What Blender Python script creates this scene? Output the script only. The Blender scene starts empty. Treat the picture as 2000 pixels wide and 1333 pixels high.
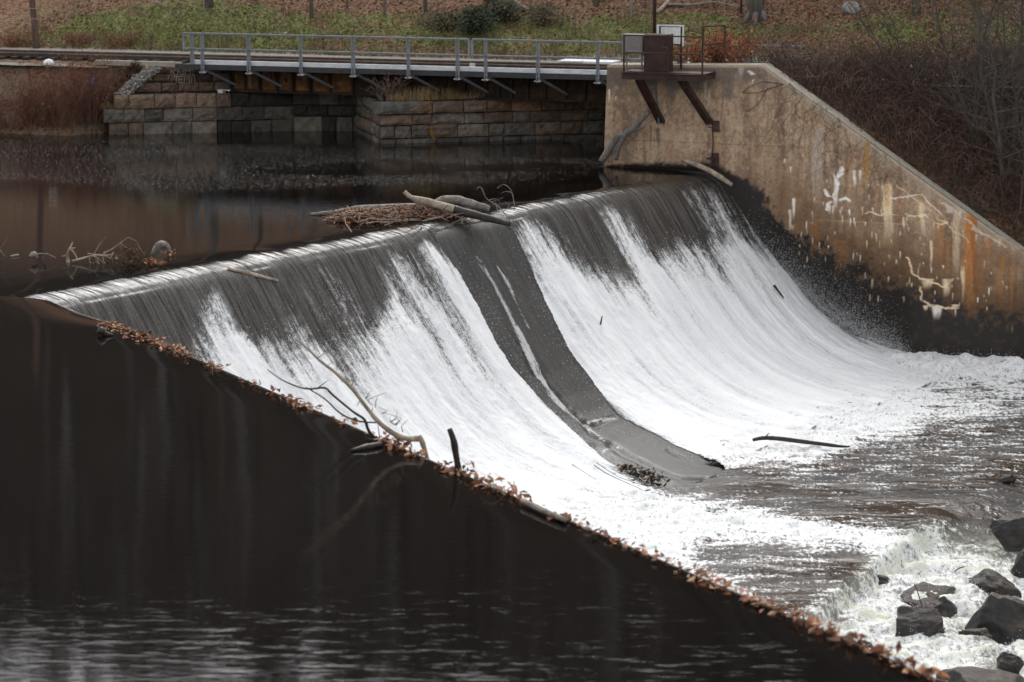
import bpy, math, random
import numpy as np
from mathutils import Vector, Matrix
random.seed(7); rng = np.random.default_rng(7)
scene = bpy.context.scene
COL = scene.collection
R = math.radians
# ------------------------------------------------------------------ camera model
F = 4722.0; CAMZ = 10.5; PITCH = R(10.84)
cp, sp_ = math.cos(PITCH), math.sin(PITCH)
def ray(px, py):
    dx = (px-1000)/F; dy = -(py-666.5)/F
    return (dx, cp+dy*sp_, -sp_+dy*cp)
def atz(px, py, z):
    d = ray(px, py); t = (z-CAMZ)/d[2]
    return Vector((d[0]*t, d[1]*t, z))
def aty(px, py, Y):
    d = ray(px, py); t = Y/d[1]
    return Vector((d[0]*t, Y, CAMZ+d[2]*t))
def atplane(px, py, P, N):
    d = Vector(ray(px, py)); t = (Vector(P)-Vector((0, 0, CAMZ))).dot(N)/d.dot(N)
    return Vector((0, 0, CAMZ))+d*t
def projn(x, y, z):
    zz = z-CAMZ
    f = y*cp-zz*sp_; u = y*sp_+zz*cp
    return 1000+F*x/f, 666.5-F*u/f
# ------------------------------------------------------------------ numpy noise
def _h(ix, iy, s):
    h = (ix.astype(np.int64)*374761393+iy.astype(np.int64)*668265263+s*974634221) & 0xffffffff
    h = ((h ^ (h >> 13))*1274126177) & 0xffffffff
    h = h ^ (h >> 16)
    return (h & 0xffffff)/float(0xffffff)
def vn(x, y, s=0):
    x = np.asarray(x, float); y = np.asarray(y, float)
    ix = np.floor(x); iy = np.floor(y); fx = x-ix; fy = y-iy
    fx = fx*fx*(3-2*fx); fy = fy*fy*(3-2*fy)
    a = _h(ix, iy, s); b = _h(ix+1, iy, s); c = _h(ix, iy+1, s); d = _h(ix+1, iy+1, s)
    return (a*(1-fx)+b*fx)*(1-fy)+(c*(1-fx)+d*fx)*fy
def fbm(x, y, s=0, o=4):
    t = 0; a = .5; n = 0
    for k in range(o):
        t = t+a*vn(x*2**k+k*17.3, y*2**k+k*9.1, s+k*31); n += a; a *= .5
    return t/n
def sstep(a, b, x):
    t = np.clip((x-a)/(b-a), 0, 1); return t*t*(3-2*t)
# ------------------------------------------------------------------ scene helpers
def tag(o, label=None, cat=None, group=None, kind=None):
    if label: o['label'] = label
    if cat: o['category'] = cat
    if group: o['group'] = group
    if kind: o['kind'] = kind
    return o
def empty(name, loc, label, cat, group=None):
    o = bpy.data.objects.new(name, None); o.location = loc; COL.objects.link(o)
    o.empty_display_size = .2
    return tag(o, label, cat, group)
class MB:
    def __init__(s): s.v = []; s.f = []; s.c = []; s.usec = False
    def add(s, v, f, col=None):
        n = len(s.v); s.v.extend([tuple(p) for p in v]); s.f.extend([tuple(i+n for i in q) for q in f])
        if col is not None: s.usec = True
        s.c.extend([col or (1, 1, 1)]*len(v))
    def box(s, c, size, ax=None, col=None):
        ax = ax or (Vector((1, 0, 0)), Vector((0, 1, 0)), Vector((0, 0, 1)))
        c = Vector(c); h = [q/2 for q in size]; v = []
        for i in (-1, 1):
            for j in (-1, 1):
                for k in (-1, 1): v.append(c+ax[0]*i*h[0]+ax[1]*j*h[1]+ax[2]*k*h[2])
        s.add(v, [(0, 1, 3, 2), (4, 6, 7, 5), (0, 4, 5, 1), (2, 3, 7, 6), (0, 2, 6, 4), (1, 5, 7, 3)], col)
    def bar(s, p, q, w, h, up=Vector((0, 0, 1)), col=None):
        p = Vector(p); q = Vector(q); d = (q-p); L = d.length; d.normalize()
        side = d.cross(up)
        if side.length < 1e-4: side = d.cross(Vector((1, 0, 0)))
        side.normalize(); u = side.cross(d)
        s.box((p+q)/2, (L, w, h), (d, side, u), col)
    def tube(s, pts, rad, n=6, col=None, cap=True):
        pts = [Vector(p) for p in pts]; m = len(pts)
        if not hasattr(rad, '__len__'): rad = [rad]*m
        v = []; f = []
        ref = Vector((.3, .2, 1)).normalized()
        for i, p in enumerate(pts):
            t = (pts[min(i+1, m-1)]-pts[max(i-1, 0)])
            if t.length < 1e-6: t = Vector((0, 0, 1))
            t.normalize()
            a = t.cross(ref)
            if a.length < .05: a = t.cross(Vector((1, 0, 0)))
            a.normalize(); b = t.cross(a)
            for k in range(n):
                an = 2*math.pi*k/n
                v.append(p+(a*math.cos(an)+b*math.sin(an))*rad[i])
        for i in range(m-1):
            for k in range(n):
                k2 = (k+1) % n
                f.append((i*n+k, i*n+k2, (i+1)*n+k2, (i+1)*n+k))
        if cap:
            f.append(tuple(range(n))[::-1]); f.append(tuple((m-1)*n+k for k in range(n)))
        s.add(v, f, col)
    def build(s, name, mat, parent=None, smooth=False, label=None, cat=None, group=None, kind=None):
        me = bpy.data.meshes.new(name); me.from_pydata(s.v, [], s.f)
        if mat: me.materials.append(mat)
        if s.usec:
            at = me.attributes.new('Col', 'FLOAT_COLOR', 'POINT')
            arr = np.ones((len(s.v), 4), np.float32); arr[:, :3] = np.array(s.c, np.float32)
            at.data.foreach_set('color', arr.ravel())
        if smooth: me.polygons.foreach_set('use_smooth', [True]*len(me.polygons))
        me.update()
        return link(name, me, parent, label, cat, group, kind)
def link(name, me, parent=None, label=None, cat=None, group=None, kind=None):
    o = bpy.data.objects.new(name, me); COL.objects.link(o)
    if parent is not None:
        o.parent = parent
        M = Matrix.Translation(parent.location) @ parent.rotation_euler.to_matrix().to_4x4()
        o.matrix_parent_inverse = M.inverted()
    return tag(o, label, cat, group, kind)
def gridmesh(name, X, Y, Z, mat, attrs=None, cols=None, uv=None, keep=None, flip=False, smooth=True):
    nr, nc = X.shape
    V = np.stack([X, Y, Z], -1).reshape(-1, 3).astype(np.float32)
    i = np.arange(nr*nc).reshape(nr, nc)
    q = np.stack([i[:-1, :-1], i[:-1, 1:], i[1:, 1:], i[1:, :-1]], -1)
    if flip: q = q[..., ::-1]
    if keep is not None: q = q[keep]
    q = q.reshape(-1, 4)
    me = bpy.data.meshes.new(name)
    used = np.unique(q); remap = np.zeros(nr*nc, np.int64); remap[used] = np.arange(len(used))
    V = V[used]; q = remap[q]
    me.vertices.add(len(V)); me.vertices.foreach_set('co', V.ravel())
    me.loops.add(q.size); me.loops.foreach_set('vertex_index', q.ravel().astype(np.int32))
    me.polygons.add(len(q)); me.polygons.foreach_set('loop_start', np.arange(0, q.size, 4, dtype=np.int32))
    try: me.polygons.foreach_set('loop_total', np.full(len(q), 4, np.int32))
    except Exception: pass
    if uv is not None:
        l = me.uv_layers.new(name='UVMap')
        UV = np.stack([uv[0].ravel(), uv[1].ravel()], -1)[used].astype(np.float32)
        l.data.foreach_set('uv', UV[q.ravel()].ravel())
    for k, a in (attrs or {}).items():
        at = me.attributes.new(k, 'FLOAT', 'POINT'); at.data.foreach_set('value', a.ravel()[used].astype(np.float32))
    if cols is not None:
        at = me.attributes.new('Col', 'FLOAT_COLOR', 'POINT')
        c = np.ones((len(used), 4), np.float32); c[:, :3] = cols.reshape(-1, 3)[used]
        at.data.foreach_set('color', c.ravel())
    if mat: me.materials.append(mat)
    me.update(calc_edges=True); me.validate()
    if smooth: me.polygons.foreach_set('use_smooth', [True]*len(me.polygons))
    return me
# ------------------------------------------------------------------ materials
class NT:
    def __init__(s, name):
        s.m = bpy.data.materials.new(name); s.m.use_nodes = True; s.t = s.m.node_tree
        s.t.nodes.clear(); s.out = s.n('ShaderNodeOutputMaterial')
    def n(s, typ, **kw):
        nd = s.t.nodes.new(typ)
        for k, v in kw.items(): setattr(nd, k, v)
        return nd
    def l(s, a, b): s.t.links.new(a, b)
    def math(s, op, a, b=None, clamp=False):
        m = s.n('ShaderNodeMath', operation=op); m.use_clamp = clamp
        for i, q in enumerate((a, b)):
            if q is None: continue
            if isinstance(q, (int, float)): m.inputs[i].default_value = q
            else: s.l(q, m.inputs[i])
        return m.outputs[0]
    def noise(s, vec, scale, detail=4, rough=.55, dist=0):
        nn = s.n('ShaderNodeTexNoise'); nn.inputs['Scale'].default_value = scale
        nn.inputs['Detail'].default_value = detail; nn.inputs['Roughness'].default_value = rough
        nn.inputs['Distortion'].default_value = dist
        if vec is not None: s.l(vec, nn.inputs['Vector'])
        return nn.outputs['Fac']
    def mapping(s, vec, scale=(1, 1, 1), rot=(0, 0, 0)):
        m = s.n('ShaderNodeMapping'); m.inputs['Scale'].default_value = scale; m.inputs['Rotation'].default_value = rot
        s.l(vec, m.inputs['Vector']); return m.outputs[0]
    def ramp(s, fac, stops):
        r = s.n('ShaderNodeValToRGB'); el = r.color_ramp.elements
        while len(el) < len(stops): el.new(.5)
        for e, (p, c) in zip(el, stops):
            e.position = p; e.color = (*c, 1) if len(c) == 3 else c
        s.l(fac, r.inputs[0]); return r.outputs[0]
    def mix(s, fac, a, b, typ='MIX'):
        m = s.n('ShaderNodeMix', data_type='RGBA', blend_type=typ)
        for sock, q in ((m.inputs[0], fac), (m.inputs[6], a), (m.inputs[7], b)):
            if isinstance(q, (int, float)): sock.default_value = q
            elif isinstance(q, tuple): sock.default_value = (*q, 1) if len(q) == 3 else q
            else: s.l(q, sock)
        return m.outputs[2]
    def maprange(s, v, a, b, c=0, d=1, smooth=True):
        m = s.n('ShaderNodeMapRange'); m.interpolation_type = 'SMOOTHSTEP' if smooth else 'LINEAR'
        for i, q in enumerate((a, b, c, d)): m.inputs[i+1].default_value = q
        s.l(v, m.inputs[0]); return m.outputs[0]
    def attr(s, name, out='Fac'):
        a = s.n('ShaderNodeAttribute', attribute_name=name); return a.outputs[out]
    def bump(s, h, strength, dist, normal=None):
        b = s.n('ShaderNodeBump'); b.inputs['Strength'].default_value = strength; b.inputs['Distance'].default_value = dist
        s.l(h, b.inputs['Height'])
        if normal is not None: s.l(normal, b.inputs['Normal'])
        return b.outputs[0]
    def bsdf(s, col, rough=.7, normal=None, spec=.5, metal=0, ior=None):
        p = s.n('ShaderNodeBsdfPrincipled')
        def st(k, q):
            if isinstance(q, (int, float)): p.inputs[k].default_value = q
            elif isinstance(q, tuple): p.inputs[k].default_value = (*q, 1)
            else: s.l(q, p.inputs[k])
        st('Base Color', col); st('Roughness', rough); st('Specular IOR Level', spec); st('Metallic', metal)
        if ior: p.inputs['IOR'].default_value = ior
        if normal is not None: s.l(normal, p.inputs['Normal'])
        return p.outputs[0]
    def done(s, sh): s.l(sh, s.out.inputs[0]); return s.m
def nmat(name, c1, c2, scale=6, rough=.8, bump=.3, bd=.02, c3=None, stretch=(1, 1, 1), spec=.3, metal=0, usecol=False):
    t = NT(name); tc = t.n('ShaderNodeTexCoord').outputs['Object']
    v = t.mapping(tc, stretch)
    n1 = t.noise(v, scale, 6, .6); n2 = t.noise(v, scale*5, 4, .6)
    st = [(.3, c1), (.7, c2)] if not c3 else [(.28, c1), (.5, c2), (.72, c3)]
    col = t.ramp(n1, st)
    col = t.mix(.5, col, t.ramp(n2, [(.3, (.45, .45, .45)), (.7, (1.2, 1.2, 1.2))]), 'MULTIPLY')
    if usecol: col = t.mix(1.0, col, t.attr('Col', 'Color'), 'MULTIPLY')
    return t.done(t.bsdf(col, rough, t.bump(n2, bump, bd), spec, metal))
M = {}
M['bark'] = nmat('bark', (.045, .035, .03), (.12, .1, .085), 9, .9, .6, .03, stretch=(1, 1, .25))
M['bark_mid'] = nmat('bark_mid', (.05, .042, .037), (.125, .108, .095), 9, .9, .4, .02, stretch=(1, 1, .25))
M['bark_grey'] = nmat('bark_grey', (.10, .09, .08), (.24, .22, .20), 7, .9, .6, .03, stretch=(1, 1, .25))
M['bark_pale'] = nmat('bark_pale', (.22, .2, .18), (.42, .39, .35), 7, .9, .4, .02, stretch=(1, 1, .3))
M['twig_dark'] = nmat('twig_dark', (.055, .038, .031), (.145, .104, .084), 3, .9, 0, .01, usecol=True)
M['wood_far'] = nmat('wood_far', (.035, .033, .032), (.09, .086, .083), 3, .9, 0, .01, usecol=True)
M['twig_red'] = nmat('twig_red', (.12, .056, .043), (.25, .125, .092), 3, .9, 0, .01, usecol=True)
M['drift'] = nmat('drift', (.16, .12, .09), (.5, .42, .33), 5, .8, .5, .02, stretch=(1, 1, 1))
M['drift_grey'] = nmat('drift_grey', (.10, .085, .075), (.34, .30, .265), 6, .85, .6, .03)
M['wet_wood'] = nmat('wet_wood', (.012, .010, .009), (.05, .04, .034), 6, .45, .5, .02)
M['leaf'] = nmat('leaf', (.75, .75, .75), (1.1, 1.1, 1.1), 8, .75, 0, .01, usecol=True)
M['steel'] = nmat('steel', (.24, .26, .285), (.33, .355, .38), 3, .5, .1, .005)
M['steel_dark'] = nmat('steel_dark', (.085, .09, .10), (.14, .145, .155), 3, .55, .1, .005)
M['fascia'] = nmat('fascia', (.04, .04, .043), (.065, .064, .066), 3, .6, .1, .005)
M['galv'] = nmat('galv', (.58, .60, .63), (.86, .87, .89), 2.5, .5, .2, .01, metal=0, stretch=(.6, 1, 3))
M['girder'] = nmat('girder', (.012, .010, .009), (.04, .026, .018), 2.5, .8, .4, .01, c3=(.14, .06, .022))
M['girder_panel'] = nmat('girder_panel', (.05, .026, .014), (.16, .07, .022), 3.5, .8, .4, .01, c3=(.30, .15, .04))
M['rust'] = nmat('rust', (.022, .012, .011), (.05, .025, .022), 3, .6, .3, .006, c3=(.085, .04, .028))
M['rail'] = nmat('rail', (.035, .024, .02), (.10, .065, .05), 4, .55, .2, .005)
M['rail_top'] = nmat('rail_top', (.12, .085, .07), (.22, .16, .13), 4, .45, .1, .005)
M['sleeper'] = nmat('sleeper', (.02, .016, .014), (.06, .048, .04), 6, .9, .5, .02)
M['panel_grey'] = nmat('panel_grey', (.20, .18, .175), (.25, .23, .225), 3, .6, .1, .004)
M['white'] = nmat('white', (.78, .79, .8), (.85, .86, .87), 2, .6, 0, .004)
M['pole'] = nmat('pole', (.10, .06, .05), (.2, .125, .10), 6, .9, .4, .02, stretch=(1, 1, .15))
M['concrete_light'] = nmat('concrete_light', (.30, .27, .22), (.45, .41, .34), 4, .85, .3, .01)
M['stone'] = nmat('stone', (.45, .42, .4), (1.15, 1.1, 1.05), 3.2, .85, .9, .05, usecol=True)
M['boulder'] = nmat('boulder', (.22, .21, .19), (.42, .40, .37), 4, .85, .4, .03)
M['paint_pale'] = nmat('paint_pale', (.42, .38, .32), (.55, .5, .43), 20, .8, 0, .01)
M['yellow'] = nmat('yellow', (.75, .5, .02), (.85, .6, .04), 4, .6, 0, .01)
M['blue'] = nmat('blue', (.03, .16, .5), (.06, .22, .6), 4, .5, 0, .01)
M['grassblade'] = nmat('grassblade', (.8, .8, .8), (1.1, 1.1, 1.1), 4, .9, 0, .01, usecol=True)

def mat_rock():
    t = NT('wet_rock'); tc = t.n('ShaderNodeTexCoord').outputs['Object']
    n1 = t.noise(tc, 2.6, 6, .62); n2 = t.noise(tc, 9, 6, .68); n3 = t.noise(tc, 1.1, 3)
    sep = t.n('ShaderNodeSeparateXYZ'); t.l(t.n('ShaderNodeNewGeometry').outputs['Normal'], sep.inputs[0])
    wet = t.ramp(n1, [(.3, (.014, .013, .013)), (.6, (.038, .034, .032)), (.75, (.06, .05, .045))])
    dry = t.ramp(n1, [(.3, (.06, .045, .035)), (.55, (.13, .095, .07)), (.75, (.2, .14, .10))])
    k = t.math('ADD', sep.outputs[2], t.math('MULTIPLY', t.math('SUBTRACT', n3, .5), 1.6))
    kk = t.maprange(k, .62, 1.0)
    col = t.mix(t.math('MULTIPLY', kk, .42), wet, dry)
    col = t.mix(.4, col, t.ramp(n2, [(.35, (.4, .4, .4)), (.65, (1.4, 1.4, 1.4))]), 'MULTIPLY')
    nb = t.bump(n2, .7, .06)
    return t.done(t.bsdf(col, t.maprange(kk, 0, 1, .30, .6), nb, .3))
M['rock'] = mat_rock()

def mat_ground(name, mode):
    t = NT(name); tc = t.n('ShaderNodeTexCoord').outputs['Object']
    big = t.noise(tc, .16, 4, .6, .5); mid = t.noise(tc, .9, 5, .65); fine = t.noise(tc, 7, 5, .7); vf = t.noise(tc, 30, 3, .7)
    litter = t.ramp(fine, [(.38, (.032, .018, .012)), (.5, (.145, .082, .052)), (.62, (.27, .165, .105))])
    grass = t.ramp(fine, [(.38, (.03, .04, .012)), (.5, (.10, .12, .034)), (.62, (.22, .19, .09))])
    grav = t.ramp(vf, [(.3, (.10, .09, .08)), (.5, (.22, .2, .18)), (.7, (.38, .36, .34))])
    if mode == 'hill':
        g = t.attr('grass')
        m = t.math('ADD', g, t.math('MULTIPLY', t.math('SUBTRACT', t.math('ADD', t.math('MULTIPLY', big, .5), t.math('MULTIPLY', mid, .5)), .5), 2.2))
        col = t.mix(t.maprange(m, .35, .65), litter, grass)
        gr = t.attr('gravel')
        m2 = t.math('ADD', gr, t.math('MULTIPLY', t.math('SUBTRACT', mid, .5), 1.0))
        col = t.mix(t.maprange(m2, .42, .6), col, grav)
        col = t.mix(t.attr('woods_shade'), col, t.mix(1.0, col, (.15, .175, .21), 'MULTIPLY'))  # tree shade on the upper slope, painted by darkening the ground colour
    elif mode == 'gbank':
        col = t.mix(t.maprange(mid, .38, .58), t.mix(1.0, grav, (.62, .54, .45), 'MULTIPLY'), t.mix(.25, litter, (.04, .03, .02)))
    elif mode == 'gravel':
        m = t.maprange(mid, .45, .65)
        col = t.mix(m, grav, t.ramp(fine, [(.3, (.05, .033, .022)), (.6, (.17, .12, .08))]))
    else:
        col = t.mix(t.maprange(mid, .35, .6), t.mix(.35, litter, (.05, .035, .028)), t.ramp(fine, [(.3, (.02, .016, .012)), (.7, (.08, .062, .046))]))
    nb = t.bump(fine, .8, .08)
    return t.done(t.bsdf(col, .95, nb, .1))
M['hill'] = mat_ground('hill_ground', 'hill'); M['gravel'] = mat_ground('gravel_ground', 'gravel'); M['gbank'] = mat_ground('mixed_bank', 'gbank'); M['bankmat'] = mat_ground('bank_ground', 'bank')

def pool_height(t):
    g = t.n('ShaderNodeNewGeometry').outputs['Position']
    n1 = t.noise(t.mapping(g, (.42, 1.7, 1)), 3.0, 3, .55); n2 = t.noise(t.mapping(g, (1.2, 3.2, 1), (0, 0, .12)), 2.6, 4, .55)
    n3 = t.noise(t.mapping(g, (1.3, 2.0, 1)), 5.0, 3, .6); patch = t.noise(t.mapping(g, (.5, 1, 1)), .22, 3, .55)
    calm = t.math('MULTIPLY', t.math('ADD', n1, n2), .028)
    pk = t.maprange(patch, .38, .62)
    far = t.math('MULTIPLY', t.math('MULTIPLY', t.maprange(n3, .56, .70), t.attr('ripple')), t.maprange(patch, .32, .68, .12, 1.0))
    near = t.math('MULTIPLY', t.math('MULTIPLY', t.maprange(n1, .50, .72), t.attr('chop')), t.math('ADD', .25, pk))
    near = t.math('MULTIPLY', near, t.maprange(n2, .35, .6))
    return t.math('ADD', calm, t.math('ADD', t.math('MULTIPLY', far, .7), t.math('MULTIPLY', near, .034)))
def mat_pool():
    t = NT('pool_water')
    nb = t.bump(pool_height(t), 1.0, .05)
    return t.done(t.bsdf((.0045, .0036, .0032), .035, nb, .5, 0, 1.33))
M['pool'] = mat_pool()

def mat_fall():
    t = NT('falling_water'); uv = t.n('ShaderNodeUVMap').outputs[0]
    foam = t.attr('foam')
    st = t.noise(t.mapping(uv, (7, .36, 1)), 1.0, 5, .62, .25)
    st2 = t.noise(t.mapping(uv, (26, 3.4, 1)), 1.0, 4, .65, .3)
    gr = t.noise(t.mapping(uv, (34, 22, 1)), 1.0, 3, .8)
    lo = t.noise(t.mapping(uv, (1.5, .16, 1)), 1.0, 3, .5, .3)
    m = t.math('ADD', t.math('MULTIPLY', foam, 1.12), t.math('MULTIPLY', t.math('SUBTRACT', st, .5), 1.35))
    m = t.math('ADD', m, t.math('MULTIPLY', t.math('SUBTRACT', lo, .5), 2.0))
    m = t.math('ADD', m, t.math('MULTIPLY', t.math('SUBTRACT', st2, .5), .8))
    m = t.math('ADD', m, t.math('MULTIPLY', t.math('SUBTRACT', gr, .5), 1.5))
    cl = t.noise(t.mapping(uv, (6, 4, 1)), 1.0, 6, .78, .4)
    m = t.math('ADD', m, t.math('MULTIPLY', t.math('SUBTRACT', cl, .5), 1.7))
    mask = t.math('MULTIPLY', t.maprange(m, .16, .98), t.maprange(foam, .02, .22))
    flow = t.attr('flow')
    g = t.n('ShaderNodeNewGeometry').outputs['Position']
    nb0 = t.bump(pool_height(t), 1.0, .05)
    h1 = t.math('ADD', t.math('MULTIPLY', t.noise(t.mapping(uv, (3.2, .30, 1)), 1.0, 2, .5, .25), 1.0), t.math('MULTIPLY', t.noise(t.mapping(uv, (13, .9, 1)), 1.0, 3, .6), .30))
    nb = t.bump(t.math('MULTIPLY', h1, flow), .9, .13, nb0)
    rip = t.noise(t.mapping(uv, (24, 15, 1)), 1.0, 3, .65)
    nb = t.bump(t.math('MULTIPLY', rip, t.attr('rough')), .6, .04, nb)
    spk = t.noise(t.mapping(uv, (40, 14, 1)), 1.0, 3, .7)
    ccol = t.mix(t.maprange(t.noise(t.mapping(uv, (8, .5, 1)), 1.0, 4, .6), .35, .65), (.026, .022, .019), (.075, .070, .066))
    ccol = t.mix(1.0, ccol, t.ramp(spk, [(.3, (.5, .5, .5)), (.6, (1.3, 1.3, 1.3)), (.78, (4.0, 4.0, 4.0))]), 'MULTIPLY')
    ccol = t.mix(flow, (.0045, .0036, .0032), ccol)
    clear = t.bsdf(ccol, t.maprange(flow, 0, 1, .035, .12), nb, .5, 0, 1.33)
    fb = t.math('ADD', t.math('MULTIPLY', st2, .7), gr)
    fcol = t.ramp(t.math('ADD', t.math('MULTIPLY', gr, .6), t.math('MULTIPLY', lo, .4)), [(.35, (.50, .51, .53)), (.46, (.73, .74, .755)), (.58, (.87, .875, .885))])
    nf = t.bump(fb, .5, .04)
    fo = t.bsdf(fcol, .6, nf, .2)
    mx = t.n('ShaderNodeMixShader'); t.l(mask, mx.inputs[0]); t.l(clear, mx.inputs[1]); t.l(fo, mx.inputs[2])
    return t.done(mx.outputs[0])
M['fall'] = mat_fall()

def mat_river():
    t = NT('river_water'); g = t.n('ShaderNodeNewGeometry').outputs['Position']
    foam = t.attr('foam'); turb = t.attr('turb')
    v = t.mapping(g, (.45, 1.3, 1), (0, 0, .08)); v2 = t.mapping(g, (1.15, .62, 1), (0, 0, -.1))
    n1 = t.noise(v, 2.0, 5, .6, .3); n2 = t.noise(v2, 7.5, 4, .7, .2); n3 = t.noise(v2, 16, 3, .7)
    m = t.math('ADD', foam, t.math('MULTIPLY', t.math('SUBTRACT', n1, .5), 1.9))
    m = t.math('ADD', m, t.math('MULTIPLY', t.math('SUBTRACT', n2, .5), 1.7))
    m = t.math('ADD', m, t.math('MULTIPLY', t.math('SUBTRACT', n3, .5), .9))
    mask = t.maprange(m, .30, .84)
    h = t.math('ADD', t.math('MULTIPLY', n1, .8), t.math('MULTIPLY', n2, .35))
    pt_ = t.noise(t.mapping(g, (.25, .5, 1)), 1.0, 3, .55)
    h = t.math('MULTIPLY', h, t.maprange(pt_, .35, .65, .35, 1.5))
    nb = t.bump(h, .9, .16)
    cc_ = t.mix(t.maprange(pt_, .4, .6), (.034, .022, .015), (.022, .019, .0165))
    ccol = t.mix(turb, cc_, (.20, .20, .165))
    clear = t.bsdf(ccol, .10, nb, .5, 0, 1.33)
    fcol = t.ramp(t.math('ADD', t.math('MULTIPLY', n2, .5), t.math('MULTIPLY', n3, .5)), [(.36, (.48, .49, .49)), (.48, (.74, .75, .755)), (.6, (.84, .842, .845))])
    fcol = t.mix(t.math('MULTIPLY', turb, t.maprange(n1, .45, .65)), fcol, (.66, .67, .56))
    nf = t.bump(t.math('ADD', n2, n3), .7, .07)
    fo = t.bsdf(fcol, .55, nf, .25)
    mx = t.n('ShaderNodeMixShader'); t.l(mask, mx.inputs[0]); t.l(clear, mx.inputs[1]); t.l(fo, mx.inputs[2])
    return t.done(mx.outputs[0])
M['river'] = mat_river()

def mat_foamdrop():
    t = NT('spray_drops'); return t.done(t.bsdf((.85, .86, .87), .4, None, .4))
M['spray'] = mat_foamdrop()

def mat_dam():
    t = NT('dam_concrete'); uv = t.n('ShaderNodeUVMap').outputs[0]
    st = t.noise(t.mapping(uv, (5, .5, 1)), 1, 5, .6); gr = t.noise(t.mapping(uv, (14, 14, 1)), 1, 5, .75)
    fl = t.noise(t.mapping(uv, (30, 9, 1)), 1, 3, .7)
    crack = t.attr('crack'); film = t.attr('film')
    col = t.ramp(st, [(.35, (.018, .017, .016)), (.65, (.05, .047, .044))])
    col = t.mix(.55, col, t.ramp(gr, [(.38, (.35, .35, .35)), (.62, (1.5, 1.48, 1.45))]), 'MULTIPLY')
    col = t.mix(t.maprange(fl, .64, .72), col, (.55, .55, .55))
    fm = t.math('ADD', film, t.math('MULTIPLY', t.math('ADD', t.math('SUBTRACT', fl, .5), t.math('SUBTRACT', st, .5)), 2.2))
    col = t.mix(t.math('MULTIPLY', t.maprange(fm, .35, 1.0), t.maprange(film, .02, .3)), col, (.5, .5, .5))
    col = t.mix(t.maprange(t.math('ADD', crack, t.math('MULTIPLY', t.math('SUBTRACT', gr, .5), .6)), .4, .6), col, (.008, .007, .007))
    nb = t.bump(t.math('ADD', gr, t.math('MULTIPLY', crack, -2.0)), .6, .03)
    return t.done(t.bsdf(col, .36, nb, .38))
M['dam'] = mat_dam()

def mat_wall():
    t = NT('stained_concrete'); tc = t.n('ShaderNodeTexCoord').outputs['Object']
    c = t.attr('Col', 'Color')
    fine = t.noise(tc, 9, 6, .7); pit = t.noise(tc, 26, 3, .6)
    col = t.mix(.6, c, t.ramp(fine, [(.3, (.62, .6, .58)), (.7, (1.25, 1.25, 1.25))]), 'MULTIPLY')
    col = t.mix(t.maprange(pit, .70, .76), col, (.03, .025, .02))
    nb = t.bump(fine, .5, .03)
    wet = t.attr('wet')
    return t.done(t.bsdf(col, t.maprange(wet, 0, 1, .88, .45), nb, .3))
M['wall'] = mat_wall()
# ------------------------------------------------------------------ painted region maps (reference layout of foam / dry / cracks)
RW, RH = 1000, 667
_gx, _gy = np.meshgrid((np.arange(RW)+.5)*2, (np.arange(RH)+.5)*2)
def poly(img, pts, val):
    pts = np.array(pts, float); x, y = _gx, _gy; ins = np.zeros(x.shape, bool)
    j = len(pts)-1
    for i in range(len(pts)):
        xi, yi = pts[i]; xj, yj = pts[j]
        if yi != yj:
            c = ((yi > y) != (yj > y)) & (x < (xj-xi)*(y-yi)/(yj-yi)+xi); ins ^= c
        j = i
    img[ins] = val
def line(img, pts, w0, val, w1=None, add=False):
    w1 = w0 if w1 is None else w1
    n = len(pts)-1
    for i in range(n):
        ax, ay = pts[i]; bx, by = pts[i+1]
        lo = max(0, int((min(ay, by)-40)/2)); hi = min(RH, int((max(ay, by)+40)/2)+1)
        x = _gx[lo:hi]; y = _gy[lo:hi]
        d2 = (bx-ax)**2+(by-ay)**2
        tt = np.clip(((x-ax)*(bx-ax)+(y-ay)*(by-ay))/d2, 0, 1)
        d = np.hypot(x-ax-tt*(bx-ax), y-ay-tt*(by-ay))
        w = w0+(w1-w0)*(i+tt)/n
        k = np.clip(1.3-d/w, 0, 1)
        sub = img[lo:hi]
        img[lo:hi] = sub*(1-k)+val*k
def blur(img, r):
    if r < 1: return img
    for ax in (0, 1):
        for _ in range(2):
            p = np.pad(img, [(r, r) if a == ax else (0, 0) for a in (0, 1)], mode='edge')
            cs = np.cumsum(p, axis=ax); k = 2*r+1
            z = np.zeros_like(np.take(cs, [0], ax))
            cs = np.concatenate([z, cs], ax)
            n = img.shape[ax]
            img = (np.take(cs, range(k, k+n), ax)-np.take(cs, range(0, n), ax))/k
    return img
def sample(img, px, py):
    x = np.clip(px/2-.5, 0, RW-1.001); y = np.clip(py/2-.5, 0, RH-1.001)
    ix = x.astype(int); iy = y.astype(int); fx = x-ix; fy = y-iy
    return (img[iy, ix]*(1-fx)+img[iy, ix+1]*fx)*(1-fy)+(img[iy+1, ix]*(1-fx)+img[iy+1, ix+1]*fx)*fy

FO = np.zeros((RH, RW))
poly(FO, [(395, 690), (620, 560), (900, 470), (1500, 420), (2000, 700), (2000, 1333), (0, 1333), (0, 690)], .12)
poly(FO, [(300, 545), (700, 470), (1380, 350), (1480, 430), (1300, 500), (800, 560), (420, 690)], .08)
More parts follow.
